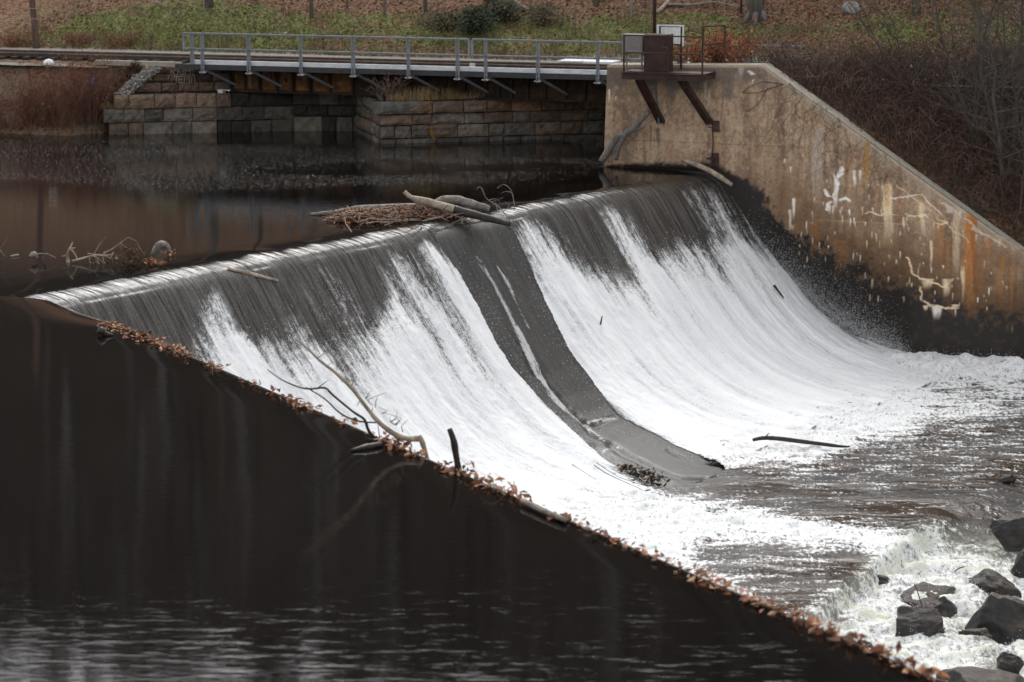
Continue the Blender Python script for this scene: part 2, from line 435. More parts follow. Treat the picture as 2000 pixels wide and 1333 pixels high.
# far right fan of white water
poly(FO, [(990, 452), (1030, 432), (1055, 440), (1080, 470), (1110, 505), (1160, 532), (1235, 565), (1275, 532), (1318, 470), (1370, 485), (1430, 478), (1470, 474), (1512, 452), (1545, 500), (1575, 575), (1620, 620), (1665, 662), (1700, 668), (1745, 665), (1800, 685), (1880, 685), (2010, 695), (2010, 745), (1900, 748), (1830, 775), (1770, 825), (1690, 862), (1640, 880), (1570, 905), (1480, 909), (1410, 914), (1318, 880), (1190, 815), (1142, 755), (1092, 684), (1043, 578)], 1.0)
# left fan
poly(FO, [(395, 575), (418, 585), (450, 645), (500, 665), (545, 655), (590, 690), (650, 668), (700, 668), (735, 640), (768, 590), (790, 600), (765, 495), (782, 482), (800, 500), (818, 520), (828, 482), (858, 484), (893, 520), (943, 602), (973, 662), (1012, 720), (1056, 772), (1096, 811), (1140, 858), (1175, 887), (1220, 935), (1270, 957), (1400, 985), (1560, 1008), (1700, 1030), (1785, 1050), (1770, 1085), (1640, 1064), (1500, 1056), (1400, 1060), (1330, 1085), (1420, 1130), (1500, 1190), (1200, 1100), (820, 940), (430, 770), (395, 700)], 1.0)
for pts, w0, w1, v in [
    ([(1338, 360), (1362, 382), (1400, 425), (1440, 480), (1470, 540)], 6, 26, 1.0),
    ([(1182, 420), (1205, 440), (1235, 480), (1265, 530), (1290, 580)], 10, 24, 1.0),
    ([(1030, 430), (1060, 455), (1095, 495), (1125, 540)], 9, 20, 1.0),
    ([(1402, 333), (1440, 368), (1490, 430), (1530, 500)], 6, 14, .72),
    ([(1392, 350), (1440, 420), (1490, 490)], 4, 9, .62),
    ([(978, 440), (1015, 500), (1050, 570)], 4, 8, .7),
    ([(615, 520), (650, 560), (700, 640)], 5, 14, .75),
    ([(640, 600), (690, 660)], 6, 12, .8), ([(560, 620), (600, 680)], 5, 12, .8),
    ([(690, 650), (745, 720)], 6, 12, .8),
    ([(1318, 470), (1350, 510), (1400, 580)], 5, 14, .95)]:
    line(FO, pts, w0, v, w1)
# darker slots inside the white
for pts, w0, w1, v in [
    ([(815, 505), (860, 590), (900, 660), (950, 760)], 8, 9, .15),
    ([(735, 500), (790, 590), (850, 690), (880, 740)], 12, 5, .22),
    ([(650, 540), (720, 640), (770, 700)], 7, 4, .3),
    ([(590, 560), (640, 640), (660, 690)], 8, 4, .3),
    ([(1040, 480), (1090, 570), (1150, 680)], 5, 4, .42),
    ([(1000, 880), (1080, 960)], 6, 4, .7),
    ([(1095, 490), (1150, 590), (1230, 720)], 4, 4, .55),
    ([(1290, 520), (1330, 590), (1380, 670)], 5, 4, .5),
    ([(1420, 450), (1470, 520), (1530, 600)], 7, 4, .45),
    ([(1470, 440), (1510, 500), (1550, 570)], 6, 4, .5)]:
    line(FO, pts, w0, v, w1)
# lower pool
poly(FO, [(1800, 745), (2010, 742), (2010, 800), (1870, 830), (1700, 870), (1770, 822), (1830, 778)], .62)
poly(FO, [(1480, 912), (1570, 907), (1700, 868), (1870, 830), (2010, 798), (2010, 930), (1800, 960), (1560, 955)], .30)
poly(FO, [(1310, 955), (1420, 914), (1560, 945), (1800, 950), (2010, 930), (2010, 1045), (1790, 1050), (1560, 1006), (1400, 982)], .16)
poly(FO, [(1400, 1062), (1500, 1058), (1640, 1066), (1768, 1086), (1690, 1140), (1600, 1200), (1500, 1195), (1430, 1130), (1370, 1090)], .27)
# rapids
poly(FO, [(1605, 1195), (1690, 1120), (1740, 1075), (1785, 1035), (1840, 1030), (1960, 1075), (2010, 1050), (2010, 1340), (1700, 1340), (1560, 1215)], .80)
poly(FO, [(1815, 1050), (1880, 1035), (1950, 1045), (1955, 1070), (1880, 1068)], .15)
poly(FO, [(1575, 1200), (1605, 1170), (1690, 1115), (1720, 1080), (1705, 1135), (1625, 1215)], .5)
for pts, w, v in [([(1820, 1180), (1960, 1290)], 16, .45), ([(1900, 1290), (2000, 1330)], 12, .4), ([(1880, 1100), (2000, 1080)], 10, .5)]:
    line(FO, pts, w, v)
FO = blur(FO, 7)
TU = np.zeros((RH, RW))
poly(TU, [(1560, 1215), (1690, 1110), (1785, 1030), (2010, 1040), (2010, 1340), (1700, 1340)], 1)
TU = blur(TU, 6)
DRY = np.zeros((RH, RW)); FILM = np.zeros((RH, RW))
poly(DRY, [(840, 452), (900, 436), (975, 428), (1005, 452), (1060, 575), (1110, 680), (1206, 810), (1330, 874), (1425, 912), (1385, 937), (1310, 954), (1255, 952), (1165, 888), (1085, 812), (1045, 772), (1000, 718), (960, 656), (930, 596), (885, 520), (855, 480)], 1)
for pts, w0, w1 in [([(928, 500), (960, 550), (985, 595), (1010, 650), (1050, 735), (1105, 800)], 2.5, 7), ([(972, 520), (1000, 570), (1030, 640)], 2, 3), ([(1010, 640), (1035, 690), (1075, 760)], 5, 3),
                   ([(1140, 826), (1165, 822), (1200, 815)], 4, 3), ([(1075, 770), (1120, 815), (1180, 860)], 3, 2), ([(1180, 880), (1205, 872)], 4, 3)]:
    line(FILM, pts, w0*.85, 1.0, w1*.85)
CR = np.zeros((RH, RW))
for pts, w0, w1 in [([(1192, 868), (1215, 884), (1250, 900), (1300, 925), (1335, 934), (1380, 934)], 6, 3), ([(1160, 882), (1185, 900), (1215, 922), (1260, 945), (1310, 952)], 13, 9),
                    ([(1052, 715), (1075, 755), (1110, 795)], 2, 2), ([(1135, 820), (1160, 832), (1200, 815)], 2.5, 2), ([(1305, 880), (1330, 892)], 2, 2), ([(1000, 650), (1020, 680), (1045, 735)], 2, 2), ([(1385, 906), (1420, 913)], 2.5, 2), ([(1120, 800), (1155, 850), (1190, 866)], 1.6, 2)]:
    line(CR, pts, w0, 1.0, w1)
DRY = blur(DRY, 4)
# ------------------------------------------------------------------ dam geometry (chevron crest)
f1 = atz(1385, 338, 0); f2 = atz(320, 538, 0)
n1_ = atz(300, 662, 0); n2_ = atz(1850, 1330, 0)
def isect(a, b, c, d):
    r = b-a; s = d-c; den = r.x*s.y-r.y*s.x
    t = ((c.x-a.x)*s.y-(c.y-a.y)*s.x)/den
    return a+r*t
K = isect(f1, f2, n1_, n2_)
ef = (f1-K); ef.z = 0; ef.normalize()            # along far crest, from corner to the concrete wall
en = (n2_-K); en.z = 0; en.normalize()
nf = Vector((ef.y, -ef.x, 0)); nn = Vector((-en.y, en.x, 0))
if nf.x < 0: nf = -nf
if nn.x < 0: nn = -nn
WA = Vector((3.25, 89.2, 0)); WD = Vector((.928, -.371, 0)).normalized(); WN = Vector((-.371, -.928, 0)).normalized()   # concrete wall plane, normal to camera
Kw = isect(K, K+ef, WA, WA+WD)
Lf = (Kw-K).length+2.5; Ln = (n2_-K).length+9
half = math.acos(max(-1, min(1, ef.dot(en))))/2
cot = 1/math.tan(half)
print('K', K, 'proj', projn(K.x, K.y, 0), 'half', math.degrees(half), 'Lf', Lf, 'Ln', Ln)
PS = np.array([-40, -3.0, -2.0, -1.3, -.8, -.4, 0, .3, .6, 1.06, 1.6, 2.2, 2.85, 3.5, 4.2, 4.87, 5.6, 6.4, 7.3, 8.3, 10])
PZ = np.array([0, 0, -.004, -.015, -.035, -.07, -.14, -.34, -.74, -1.42, -2.2, -2.94, -3.72, -4.44, -5.05, -5.5, -5.86, -6.12, -6.30, -6.42, -6.55])
_ss = np.linspace(-5, 10, 1501); _zz = np.interp(_ss, PS, PZ)
_k = np.hanning(41); _k /= _k.sum(); _zz = np.convolve(np.pad(_zz, 20, mode='edge'), _k, 'valid')
def prof(s): return np.interp(s, _ss, _zz)
# arc length along the profile for texture coordinates
_arc = np.concatenate([[0], np.cumsum(np.hypot(np.diff(_ss), np.diff(_zz)))]); _arc -= np.interp(0, _ss, _arc)
S0 = -3.0
def wing(e, n, L, ncol, svals, sink=0.0):
    tau = np.linspace(0, 1, ncol); Ssv = np.asarray(svals)
    T, S = np.meshgrid(tau, Ssv)
    start = S*cot                                    # mitre towards the bisector
    U = start+T*(L-start)
    X = K.x+e.x*U+n.x*S; Y = K.y+e.y*U+n.y*S; Z = prof(S)
    return U, S, X, Y, Z
sv = np.concatenate([np.linspace(S0, -.5, 26)[:-1], np.linspace(-.5, 9.6, 225)])
def chop_f(py, Y): return np.where(Y < 6, .6, sstep(960, 1330, py)*.8)
def water_wing(name, e, n, L, ncol, flip, hidden):
    U, S, X, Y, Z = wing(e, n, L, ncol, sv)
    ARC = np.interp(S, _ss, _arc)
    if hidden: Z = np.where(S < .25, Z+(-.02*sstep(-1, 0, S)-Z)*sstep(1.5, 5, U)*sstep(.25, -.05, S), Z)
    px, py = projn(X, Y, Z)
    wx = px+(fbm(U*1.5, ARC*.5, 5)-.5)*20; wy = py+(fbm(U*1.5+9, ARC*.5, 6)-.5)*20
    edge = sstep(-.9, -.1, S)
    if hidden:
        foam = sstep(.2, 1.4, S)*1.0*np.ones_like(U); dry = np.zeros_like(U)
    else:
        foam = sample(FO, wx, wy)*sstep(.0, .5, S)
        ds = np.gradient(ARC, axis=0); age = np.cumsum(sstep(.35, .7, foam)*ds, axis=0)
        foam = foam*(.55+.60*sstep(.0, 2.6, age+(fbm(U*1.4, ARC*.25, 14)-.5)*2.6))
        foam = np.where(S > 4.5, np.maximum(foam, sample(FO, wx, wy)*sstep(4.5, 5.5, S)), foam); dry = sample(DRY, px+(fbm(U*6, ARC*1.2, 8)-.5)*7, py)
    rough = sstep(.5, 2.0, S)*(.35+.9*sstep(.4, .65, fbm(U*.5, ARC*.35, 19)))
    amp = sstep(-.2, 1.0, S)
    d = (fbm(U*1.6, ARC*.22, 11, 3)-.42)*.17*amp
    d = d+(fbm(U*.55, ARC*.12, 15, 3)-.5)*.16*sstep(-1.8, -.2, S)*sstep(2.5, .6, S)+(fbm(U*1.9+ARC*.3, ARC*.45, 16, 2)-.5)*.035*sstep(-1.3, -.3, S)*sstep(2.5, .8, S)
    d = d+sstep(.3, .8, foam)*((fbm(U*5, ARC*.9, 12, 4)-.45)*.11+.04+(vn(U*13, ARC*7, 13)-.5)*.035)
    d = d*(1-sstep(.01, .3, dry))
    if hidden: d = d*sstep(.1, .6, S)
    d = np.where(S > .2, np.maximum(d, -.004), d)
    # displace along the profile normal
    dz = np.gradient(prof(_ss), _ss); sl = np.interp(S, _ss, dz); ln = np.hypot(1, sl)
    X = X+n.x*(-sl/ln)*d; Y = Y+n.y*(-sl/ln)*d; Z = Z+d/ln
    dq = dry[:-1, :-1]
    keep = dq < .55
    return gridmesh(name, X, Y, Z, M['fall'], {'foam': foam, 'rough': rough, 'flow': sstep(-.15, .3, S) if hidden else sstep(-.9, .15, S), 'ripple': 0*S, 'chop': chop_f(py, Y)*(1-sstep(-.3, .1, S))}, uv=(U, ARC), keep=keep, flip=flip), (U, S, X, Y, Z, foam, dry)
me, WF = water_wing('waterfall', ef, nf, Lf, 760, False, False)
link('waterfall', me, kind='structure')
me, WNr = water_wing('near_waterfall', en, nn, Ln, 300, True, True)
link('falling_water', me, kind='structure')
# concrete body of the dam just below the water
dam = empty('concrete_dam', K, 'grey concrete spillway dam laid bare in a curving dark strip between white cascades', 'dam')
svd = np.linspace(-1.2, 10, 190)
for e, n, L, fl, nc in ((ef, nf, Lf, False, 420), (en, nn, Ln, True, 60)):
    U, S, X, Y, Z = wing(e, n, L, nc, svd)
    px, py = projn(X, Y, Z-.03)
    crk = sample(CR, px, py); flm = sample(FILM, px+(fbm(U*3, Z*1.1, 18)-.5)*10, py); ARC = np.interp(S, _ss, _arc)
    dry_ = sample(DRY, px, py) if nc > 100 else 0*S
    Z = Z-.02-.16*(1-sstep(.005, .06, dry_))-.30*sstep(-.2, -1.2, S)-crk*.14+(fbm(U*.7, ARC*.3, 3)-.8)*.02*sstep(.2, 1.5, S)
    me = gridmesh('spillway_face', X, Y, Z, M['dam'], {'crack': crk, 'film': flm}, uv=(U, ARC), flip=fl)
    link('spillway_face', me, dam)
# ------------------------------------------------------------------ upper pool
def tess(name, pts, z, mat):
    from mathutils.geometry import tessellate_polygon
    tri = tessellate_polygon([[Vector((p[0], p[1], 0)) for p in pts]])
    me = bpy.data.meshes.new(name); me.from_pydata([(p[0], p[1], z) for p in pts], [], [tuple(t) for t in tri])
    me.materials.append(mat); return me
cf = K+ef*(S0*cot)+nf*S0
pf = K+ef*Lf+nf*S0; pn = K+en*Ln+nn*S0
# pool as a grid in world XY with ripple attribute, cut along the crest by keeping faces outside the wings
xs = np.linspace(-70, 24, 380); ys = np.concatenate([np.linspace(-30, 20, 20)[:-1], np.linspace(20, 112, 370)])
X, Y = np.meshgrid(xs, ys)
def dist_in(X, Y):
    df = (X-K.x)*nf.x+(Y-K.y)*nf.y; dn = (X-K.x)*nn.x+(Y-K.y)*nn.y
    return np.minimum(df, dn)
# outer polygon pieces that share the exact crest-offset line: two trapezoid grids (upstream of each wing)
def chop_f(py, Y): return np.where(Y < 6, .6, sstep(960, 1330, py)*.8)
def pool_piece(name, e, n, L, flip):
    T, Q = np.meshgrid(np.linspace(0, 1, 160), np.concatenate([np.linspace(0, 1, 120)**1.3]))
    S = S0-Q*75
    start = S*cot; U = start+T*(L+Q*30-start)
    X = K.x+e.x*U+n.x*S; Y = K.y+e.y*U+n.y*S; Z = 0*X
    px, py = projn(X, Y, Z)
    band = np.exp(-((py-312)/42)**2)*(.25+sstep(1150, 500, px)*.75)
    return gridmesh(name, X, Y, Z, M['pool'], {'ripple': band, 'chop': chop_f(py, Y)}, flip=flip)
link('pool_water', pool_piece('pool_water', ef, nf, Lf, True), kind='structure')
link('pool_water', pool_piece('pool_water', en, nn, Ln, False), kind='structure')
# ------------------------------------------------------------------ lower river
LZ = -6.42
l1 = atz(1788, 1034, LZ); l2 = atz(1580, 1197, LZ)
ld = (l2-l1); ld.z = 0; ld.normalize(); lnrm = Vector((-ld.y, ld.x, 0))
if lnrm.x < 0: lnrm = -lnrm
def river_z(X, Y):
    q = (X-l1.x)*lnrm.x+(Y-l1.y)*lnrm.y            # downstream of the sill
    al = (X-l1.x)*ld.x+(Y-l1.y)*ld.y               # >0 towards the camera
    q = q+(fbm(al*.9, al*0+.5, 91)-.5)*.7+(fbm(X*2.5, Y*2.5, 92)-.5)*.25
    soft = np.where(al > 0, .32, .32+np.clip(-al, 0, 9)*.7)
    drop = .55*sstep(0, 1, q/soft)*1.0+.45*sstep(0, 7, q)
    return LZ-drop, q, al
xs = np.arange(-6, 27, .062); ys = np.arange(45, 88.5, .068)
X, Y = np.meshgrid(xs, ys)
Zb, q, al = river_z(X, Y)
px, py = projn(X, Y, Zb)
foam = sample(FO, px+(fbm(X*1.2, Y*.6, 21)-.5)*26, py+(fbm(X*1.2, Y*.6, 22)-.5)*14)
turb = sample(TU, px, py)
dn_ = (X-K.x)*nn.x+(Y-K.y)*nn.y
foam = np.where(py > 662+(px-300)*.431+6, np.maximum(foam, sstep(13, 8, dn_+(fbm(X*.6, Y*.6, 35)-.5)*4)*.95), foam)
offr = sstep(2005, 2120, px)+sstep(1340, 1420, py)
foam = np.where((px > 2005), .35*foam+.15, foam)
amp = sstep(.45, .9, foam)
Z = Zb+(fbm(X*.8, Y*1.4, 23, 4)-.5)*(.07+.10*amp+.50*turb)+amp*((fbm(X*2.0, Y*2.6, 24, 4)-.5)*.36)+turb*((fbm(X*1.9, Y*2.6, 27, 4)-.5)*.30)+(vn(X*7, Y*9, 25)-.5)*.05*amp
# churned ridge where the fall meets the wall
wl = (X-WA.x)*WN.x+(Y-WA.y)*WN.y; aw = (X-WA.x)*WD.x+(Y-WA.y)*WD.y
Z = Z+.42*np.exp(-((wl-.9)/1.0)**2)*sstep(10.5, 12.0, aw)*sstep(19, 15, aw)*(.5+fbm(X*1.5, Y*1.5, 26))
Z = Z+.5*np.exp(-((wl-.7)/.9)**2-((aw-9.9)/1.3)**2)*(.4+fbm(X*2, Y*2, 28))
dd = np.minimum((X-K.x)*nf.x+(Y-K.y)*nf.y, (X-K.x)*nn.x+(Y-K.y)*nn.y)
drv = sample(DRY, px+(fbm(X*1.5, Y*1.5, 33)-.5)*14, py+(fbm(X*1.5, Y*1.5, 34)-.5)*8)
keep = (dd > 5.6)[:-1, :-1] & (wl > -.4)[:-1, :-1] & (drv < .5)[:-1, :-1]
RIV = (X, Y, Z, foam, turb, dd, wl)
link('river_water', gridmesh('river_water', X, Y, Z, M['river'], {'foam': foam, 'turb': turb}, keep=keep, flip=False), kind='structure')
me = tess('far_river', [(26.9, 40), (90, 40), (90, 62), (26.9, 82)], LZ-.35, M['river']); link('river_water', me, kind='structure')

# ------------------------------------------------------------------ concrete training wall
def wallpt(px, py, off=0.0): return atplane(px, py, WA+WN*off, WN)
def wallaz(px, py):
    p = wallpt(px, py); return (p-WA).dot(WD), p.z
cw = empty('concrete_wall', WA, 'tall tan concrete retaining wall streaked with white and rust stains beside the waterfall', 'wall')
a_c, z_c = wallaz(1488, 127); a_e, z_e = wallaz(1995, 488)
slope = (z_e-z_c)/(a_e-a_c)
a0, zt0 = wallaz(1186, 127)
def ztop(a): return np.maximum(np.where(a < a_c, z_c+(a-a_c)*(z_c-zt0)/(a_c-a0)*1.0, z_c+(a-a_c)*slope), -4.7)
AEND = a_e+14.0
na, nz = 700, 330
T, Q = np.meshgrid(np.linspace(0, 1, na), np.linspace(0, 1, nz))
zt_ = ztop(a0+T*(AEND-a0)); ZW = -8.2+Q*(zt_+8.2)
bat = (3.7-ZW)*.018
AW = a0+T*(AEND-a0); AW = AW-np.where(T < .02, 1, 0)*bat*0
left_sh = (1-T)*bat*1.6*(T < .5)
AW = AW-left_sh
und = (fbm(AW*.6, ZW*.6, 41)-.5)*.04
rec = .06*np.exp(-((ZW+.03)/.10)**2)*sstep(4.7, 4.2, AW)      # eroded waterline
X = WA.x+WD.x*AW+WN.x*(und-rec+bat*.3); Y = WA.y+WD.y*AW+WN.y*(und-rec+bat*.3)
px, py = projn(X, Y, ZW)
# --- colour of the face
def mixc(c, k, col): return c*(1-k[..., None])+np.array(col)*k[..., None]
n1 = fbm(AW*.9, ZW*.5, 42); n2 = fbm(AW*5, ZW*.35, 43); n3 = fbm(AW*6, ZW*6, 44); n4 = fbm(AW*2.2, ZW*2.2, 45)
C = np.zeros(AW.shape+(3,))+np.array((.30, .21, .135))
C = mixc(C, sstep(.35, .7, n1), (.36, .275, .19)); C = mixc(C, sstep(.5, .75, n2)*.7, (.20, .135, .085)); C = mixc(C, sstep(.55, .8, fbm(AW*3.1+4, ZW*.3, 46))*.6, (.40, .32, .24))
C = mixc(C, sstep(.55, .75, n3)*.4, (.15, .11, .08))
n5 = fbm(AW*2.6, ZW*2.0, 47, 5); n6 = fbm(AW*9, ZW*.9, 48, 4); n7 = fbm(AW*14, ZW*11, 49, 3)
C = mixc(C, sstep(.50, .66, n5)*.5, (.16, .12, .09)); C = mixc(C, sstep(.56, .72, fbm(AW*1.3+7, ZW*1.1, 53, 5))*.45, (.41, .32, .225)); C = mixc(C, sstep(.55, .75, fbm(AW*4+3, ZW*.25, 54, 4))*.5, (.12, .09, .07)); C = mixc(C, sstep(.56, .72, n6)*.45, (.13, .10, .078)); C = mixc(C, sstep(.64, .74, n7)*.5, (.09, .07, .055)); C = mixc(C, sstep(.38, .26, n7)*.35, (.46, .39, .31))
# top weathering (dark grey crust below the coping)
d_top = zt_-ZW
C = mixc(C, sstep(1.15, .45, d_top+(n4-.5)*1.5+(n2-.5)*.8)*sstep(a_c+1.5, a_c-1, AW)*.85, (.115, .102, .088))
C = mixc(C, sstep(.14, .04, d_top)*.8, (.42, .36, .28))
C = mixc(C, sstep(.5, .1, d_top+(n4-.5)*.6)*sstep(a_c, a_c+.6, AW)*.5, (.30, .27, .22))
# horizontal pour joint
for yj in (1.03,):
    C = mixc(C, np.exp(-((ZW-yj+.02*(n1-.5))/.018)**2)*.6*sstep(9, 7, AW), (.10, .08, .06))
C = mixc(C, np.exp(-((ZW+1.55)/.02)**2)*.6*sstep(6.5, 8, AW)*sstep(.35, .6, n1), (.62, .57, .5))
# lower brown stained band and black wet zone, both following the water
bpts = np.array([(1170, 322), (1330, 312), (1400, 314), (1450, 335), (1500, 378), (1540, 432), (1600, 462), (1650, 492), (1700, 512), (1760, 534), (1800, 548), (1850, 566), (1900, 588), (1960, 592), (2100, 565)])
yk = sstep(1400, 1560, px); yb = np.interp(px, bpts[:, 0], bpts[:, 1])+(n4-.5)*(14+56*yk)+(n3-.5)*(10+60*yk)+(n7-.5)*40*yk
thick = np.interp(px, [1170, 1400, 1550, 1800, 2000], [16, 26, 70, 120, 110])
br = sstep(-150, -20, py-yb)*sstep(1420, 1560, px)
C = mixc(C, br*.75, (.13, .075, .036))
C = mixc(C, sstep(-60, 10, py-yb+(n3-.5)*90)*sstep(1520, 1700, px)*.7, (.07, .043, .024))
blk = sstep(0, .42, (py-yb)/thick)
C = mixc(C, blk, (.016, .014, .013))
wet = blk
C = mixc(C, sstep(.5, .8, n3)*blk*.35*sstep(1600, 1800, px), (.07, .045, .025))
# efflorescence, rust runs etc.  (px, py, half-width, length, colour, strength, spread)
def streak(cx, cy, hw, ln, col, k, seed, taper=.5, fade=True):
    global C
    wob = (fbm(py*.02+seed, py*0+seed, seed)-.5)*hw*1.2
    t = (py-cy)/ln
    w = hw*(1-taper*np.clip(t, 0, 1))
    m = sstep(1.0, .45, np.abs(px-cx-wob)/np.maximum(w, .5))*sstep(-.04, .04, t)*(sstep(1, .35, t) if fade else sstep(1, .93, t))
    m = m*(.55+.45*sstep(.3, .6, fbm(px*.25, py*.03, seed)))
    C = mixc(C, np.clip(m*k, 0, 1), col)
WHITE = (.78, .75, .7); RUST = (.36, .15, .04); CREAM = (.66, .55, .38); GREY = (.38, .34, .30)
for a in [(1732, 360, 13, 130, CREAM, .9, 1, .1), (1734, 362, 7, 60, RUST, .6, 2, .2), (1800, 395, 7, 70, CREAM, .8, 3), (1803, 380, 5, 40, RUST, .5, 33),
          (1868, 408, 10, 160, CREAM, .55, 4, .2), (1895, 412, 16, 230, RUST, .95, 5, .35), (1905, 415, 8, 180, (.24, .09, .025), .8, 6, .2), (1880, 520, 5, 80, CREAM, .6, 61),
          (1932, 465, 6, 50, RUST, .6, 7), (1690, 275, 9, 110, (.30, .17, .05), .8, 8, .2), (1600, 250, 14, 170, GREY, .6, 9, .1), (1588, 300, 5, 120, GREY, .5, 10),
          (1510, 215, 4, 40, GREY, .8, 11), (1378, 157, 4, 60, (.45, .38, .3), .7, 12), (1190, 175, 2, 30, WHITE, .9, 13), (1203, 188, 1.8, 16, WHITE, .8, 14),
          (1632, 345, 4, 75, WHITE, 1, 15, -.6), (1668, 333, 4.5, 36, WHITE, 1, 16), (1680, 333, 3.5, 22, WHITE, .9, 17), (1550, 388, 4, 45, WHITE, 1, 18), (1543, 410, 3.5, 52, WHITE, .9, 19),
          (1620, 402, 4, 18, WHITE, 1, 20), (1626, 402, 3, 20, WHITE, .9, 21), (1641, 410, 2, 12, WHITE, .9, 22), (1658, 410, 2.5, 16, WHITE, .9, 23), (1765, 425, 2.5, 30, CREAM, .9, 24),
          (1818, 470, 4, 60, CREAM, .85, 25), (1812, 545, 16, 22, CREAM, .85, 26), (1850, 545, 12, 40, CREAM, .85, 27), (1880, 530, 6, 30, CREAM, .8, 28), (1830, 598, 14, 30, WHITE, .85, 29), (1808, 597, 6, 12, CREAM, .9, 30),
          (1865, 595, 10, 12, CREAM, .8, 31), (1704, 545, 2.5, 25, CREAM, .8, 32), (1700, 575, 2, 18, CREAM, .8, 34), (1716, 578, 2, 18, CREAM, .7, 35), (1765, 580, 2, 14, CREAM, .7, 36),
          (1545, 325, 2.5, 14, WHITE, .7, 37), (1532, 310, 3, 12, WHITE, .7, 38), (1548, 440, 5, 12, CREAM, .7, 39), (1290, 215, 3, 60, (.45, .38, .3), .4, 40), (1350, 262, 6, 40, (.5, .43, .35), .5, 47),
          (1385, 260, 5, 45, (.12, .08, .05), .7, 48), (1285, 250, 6, 55, (.08, .065, .05), .8, 49), (1270, 245, 4, 60, (.09, .07, .055), .6, 50), (1322, 265, 8, 35, (.48, .41, .33), .5, 51), (1450, 130, 8, 30, GREY, .7, 52), (1560, 250, 4, 120, (.2, .13, .08), .5, 53)]:
    streak(*a)
for cx, cy, w_, l_ in ((1655, 300, 5, 90), (1760, 380, 5, 70), (1840, 430, 8, 120), (1850, 470, 5, 90), (1955, 500, 9, 110), (1975, 520, 5, 90), (1915, 470, 12, 150), (1640, 470, 20, 80), (1590, 430, 14, 90)): streak(cx, cy, w_, l_, RUST if w_ < 10 else (.22, .11, .045), .5, 300+cx)
# many short white drips on the lower right half
for i in range(120):
    cx = rng.uniform(1560, 1985); top = 335+max(0, (cx-1650))*.36
    cy = rng.uniform(top, top+190)
    streak(cx, cy, rng.uniform(1, 2.2), rng.uniform(5, 22), CREAM if rng.random() < .6 else WHITE, rng.uniform(.4, .9), 100+i)
# branching crack deposits
def crackline(pts, w, col, k):
    global C
    m = np.zeros(px.shape)
    jx = px+(fbm(px*.06, py*.06, 71)-.5)*16; jy = py+(fbm(px*.06, py*.06, 72)-.5)*16
    for (ax, ay), (bx, by) in zip(pts[:-1], pts[1:]):
        d2 = (bx-ax)**2+(by-ay)**2; tt = np.clip(((jx-ax)*(bx-ax)+(jy-ay)*(by-ay))/d2, 0, 1)
        m = np.maximum(m, sstep(1, .4, np.hypot(jx-ax-tt*(bx-ax), jy-ay-tt*(by-ay))/w))
    C = mixc(C, m*k*sstep(.25, .5, fbm(px*.09, py*.09, 73)), col)
crackline([(1610, 375), (1640, 390), (1662, 392)], 3, WHITE, .9); crackline([(1645, 325), (1630, 370), (1618, 410)], 4, WHITE, .9)
crackline([(1680, 418), (1740, 420), (1800, 424), (1850, 440)], 2, CREAM, .9); crackline([(1770, 500), (1790, 540), (1800, 545), (1840, 560), (1870, 545)], 3, CREAM, .9)
crackline([(1795, 560), (1800, 590), (1830, 600), (1870, 600)], 3, CREAM, .8); crackline([(1740, 390), (1800, 385), (1840, 420)], 2, WHITE, .6); crackline([(1840, 395), (1880, 430), (1960, 480)], 3.5, (.5, .46, .4), .7)
crackline([(1750, 360), (1790, 395), (1850, 440), (1900, 480)], 2, CREAM, .5); crackline([(1460, 140), (1480, 150), (1470, 160)], 3, WHITE, .8)
C = np.clip(C*np.array([1.34, 1.26, 1.22]), .005, .85)
me = gridmesh('wall_face', X, Y, ZW, M['wall'], {'wet': wet}, cols=C, flip=False)
link('wall_face', me, cw)
# body behind the face (coping top, ends)
wb = MB()
prev = None
TH = 1.0
for a in list(np.linspace(a0, a_c, 6))+list(np.linspace(a_c+.3, AEND, 14)):
    zt = float(ztop(np.array(a)))-.004
    p = WA+WD*a
    row = [p+WN*-.10+Vector((0, 0, -8.3)), p+WN*-.10+Vector((0, 0, zt)), p-WN*TH+Vector((0, 0, zt)), p-WN*TH+Vector((0, 0, -8.3))]
    wb.v.extend([tuple(r) for r in row]); n = len(wb.v)
    if prev is not None:
        for k in range(4): wb.f.append((prev+k, prev+(k+1) % 4, n-4+(k+1) % 4, n-4+k))
    else: wb.f.append((0, 1, 2, 3))
    prev = n-4
wb.f.append((prev+3, prev+2, prev+1, prev))
wb.c = [(1, 1, 1)]*len(wb.v)
wb.build('coping', M['concrete_light'], cw)
wb = MB(); ax = (WD, -WN, Vector((0, 0, 1)))
p = WA+WD*(a0+1.2)-WN*5.6; wb.box(p+Vector((0, 0, -1.15)), (2.2, 9.0, 9.0), ax)
wb.build('abutment_block', M['concrete_light'], cw)

# ------------------------------------------------------------------ bridge frame
P0 = Vector((-13.7, 100.6, 0)); BE = Vector((17.0, -5.6, 0)).normalized(); BN = Vector((-BE.y, BE.x, 0))
UP = Vector((0, 0, 1)); BAX = (BE, BN, UP)
def B(a, b, z): return P0+BE*a+BN*b+Vector((0, 0, z))
def bpt(px, py, b=0.0):
    p = atplane(px, py, P0+BN*b, BN); return (p-P0).dot(BE), p.z
ZF = 2.93
aL = bpt(357, 64)[0]; aR = bpt(1575, 76)[0]
br = empty('railway_bridge', B(aL, 0, ZF), 'steel girder railway bridge with grey handrail crossing the water on stone piers', 'bridge')
mb = MB(); mb.bar(B(aL-.4, .05, ZF-.1), B(aR, .05, ZF-.1), .08, .20); mb.bar(B(aL-.4, .02, ZF-.195), B(aR, .02, ZF-.195), .16, .02); mb.build('fascia_beam', M['fascia'], br)
mb = MB(); mb.bar(B(aL+.4, .12, ZF+.09), B(aR-.3, .12, ZF+.09), .14, .17); mb.build('kerb_beam', M['galv'], br)
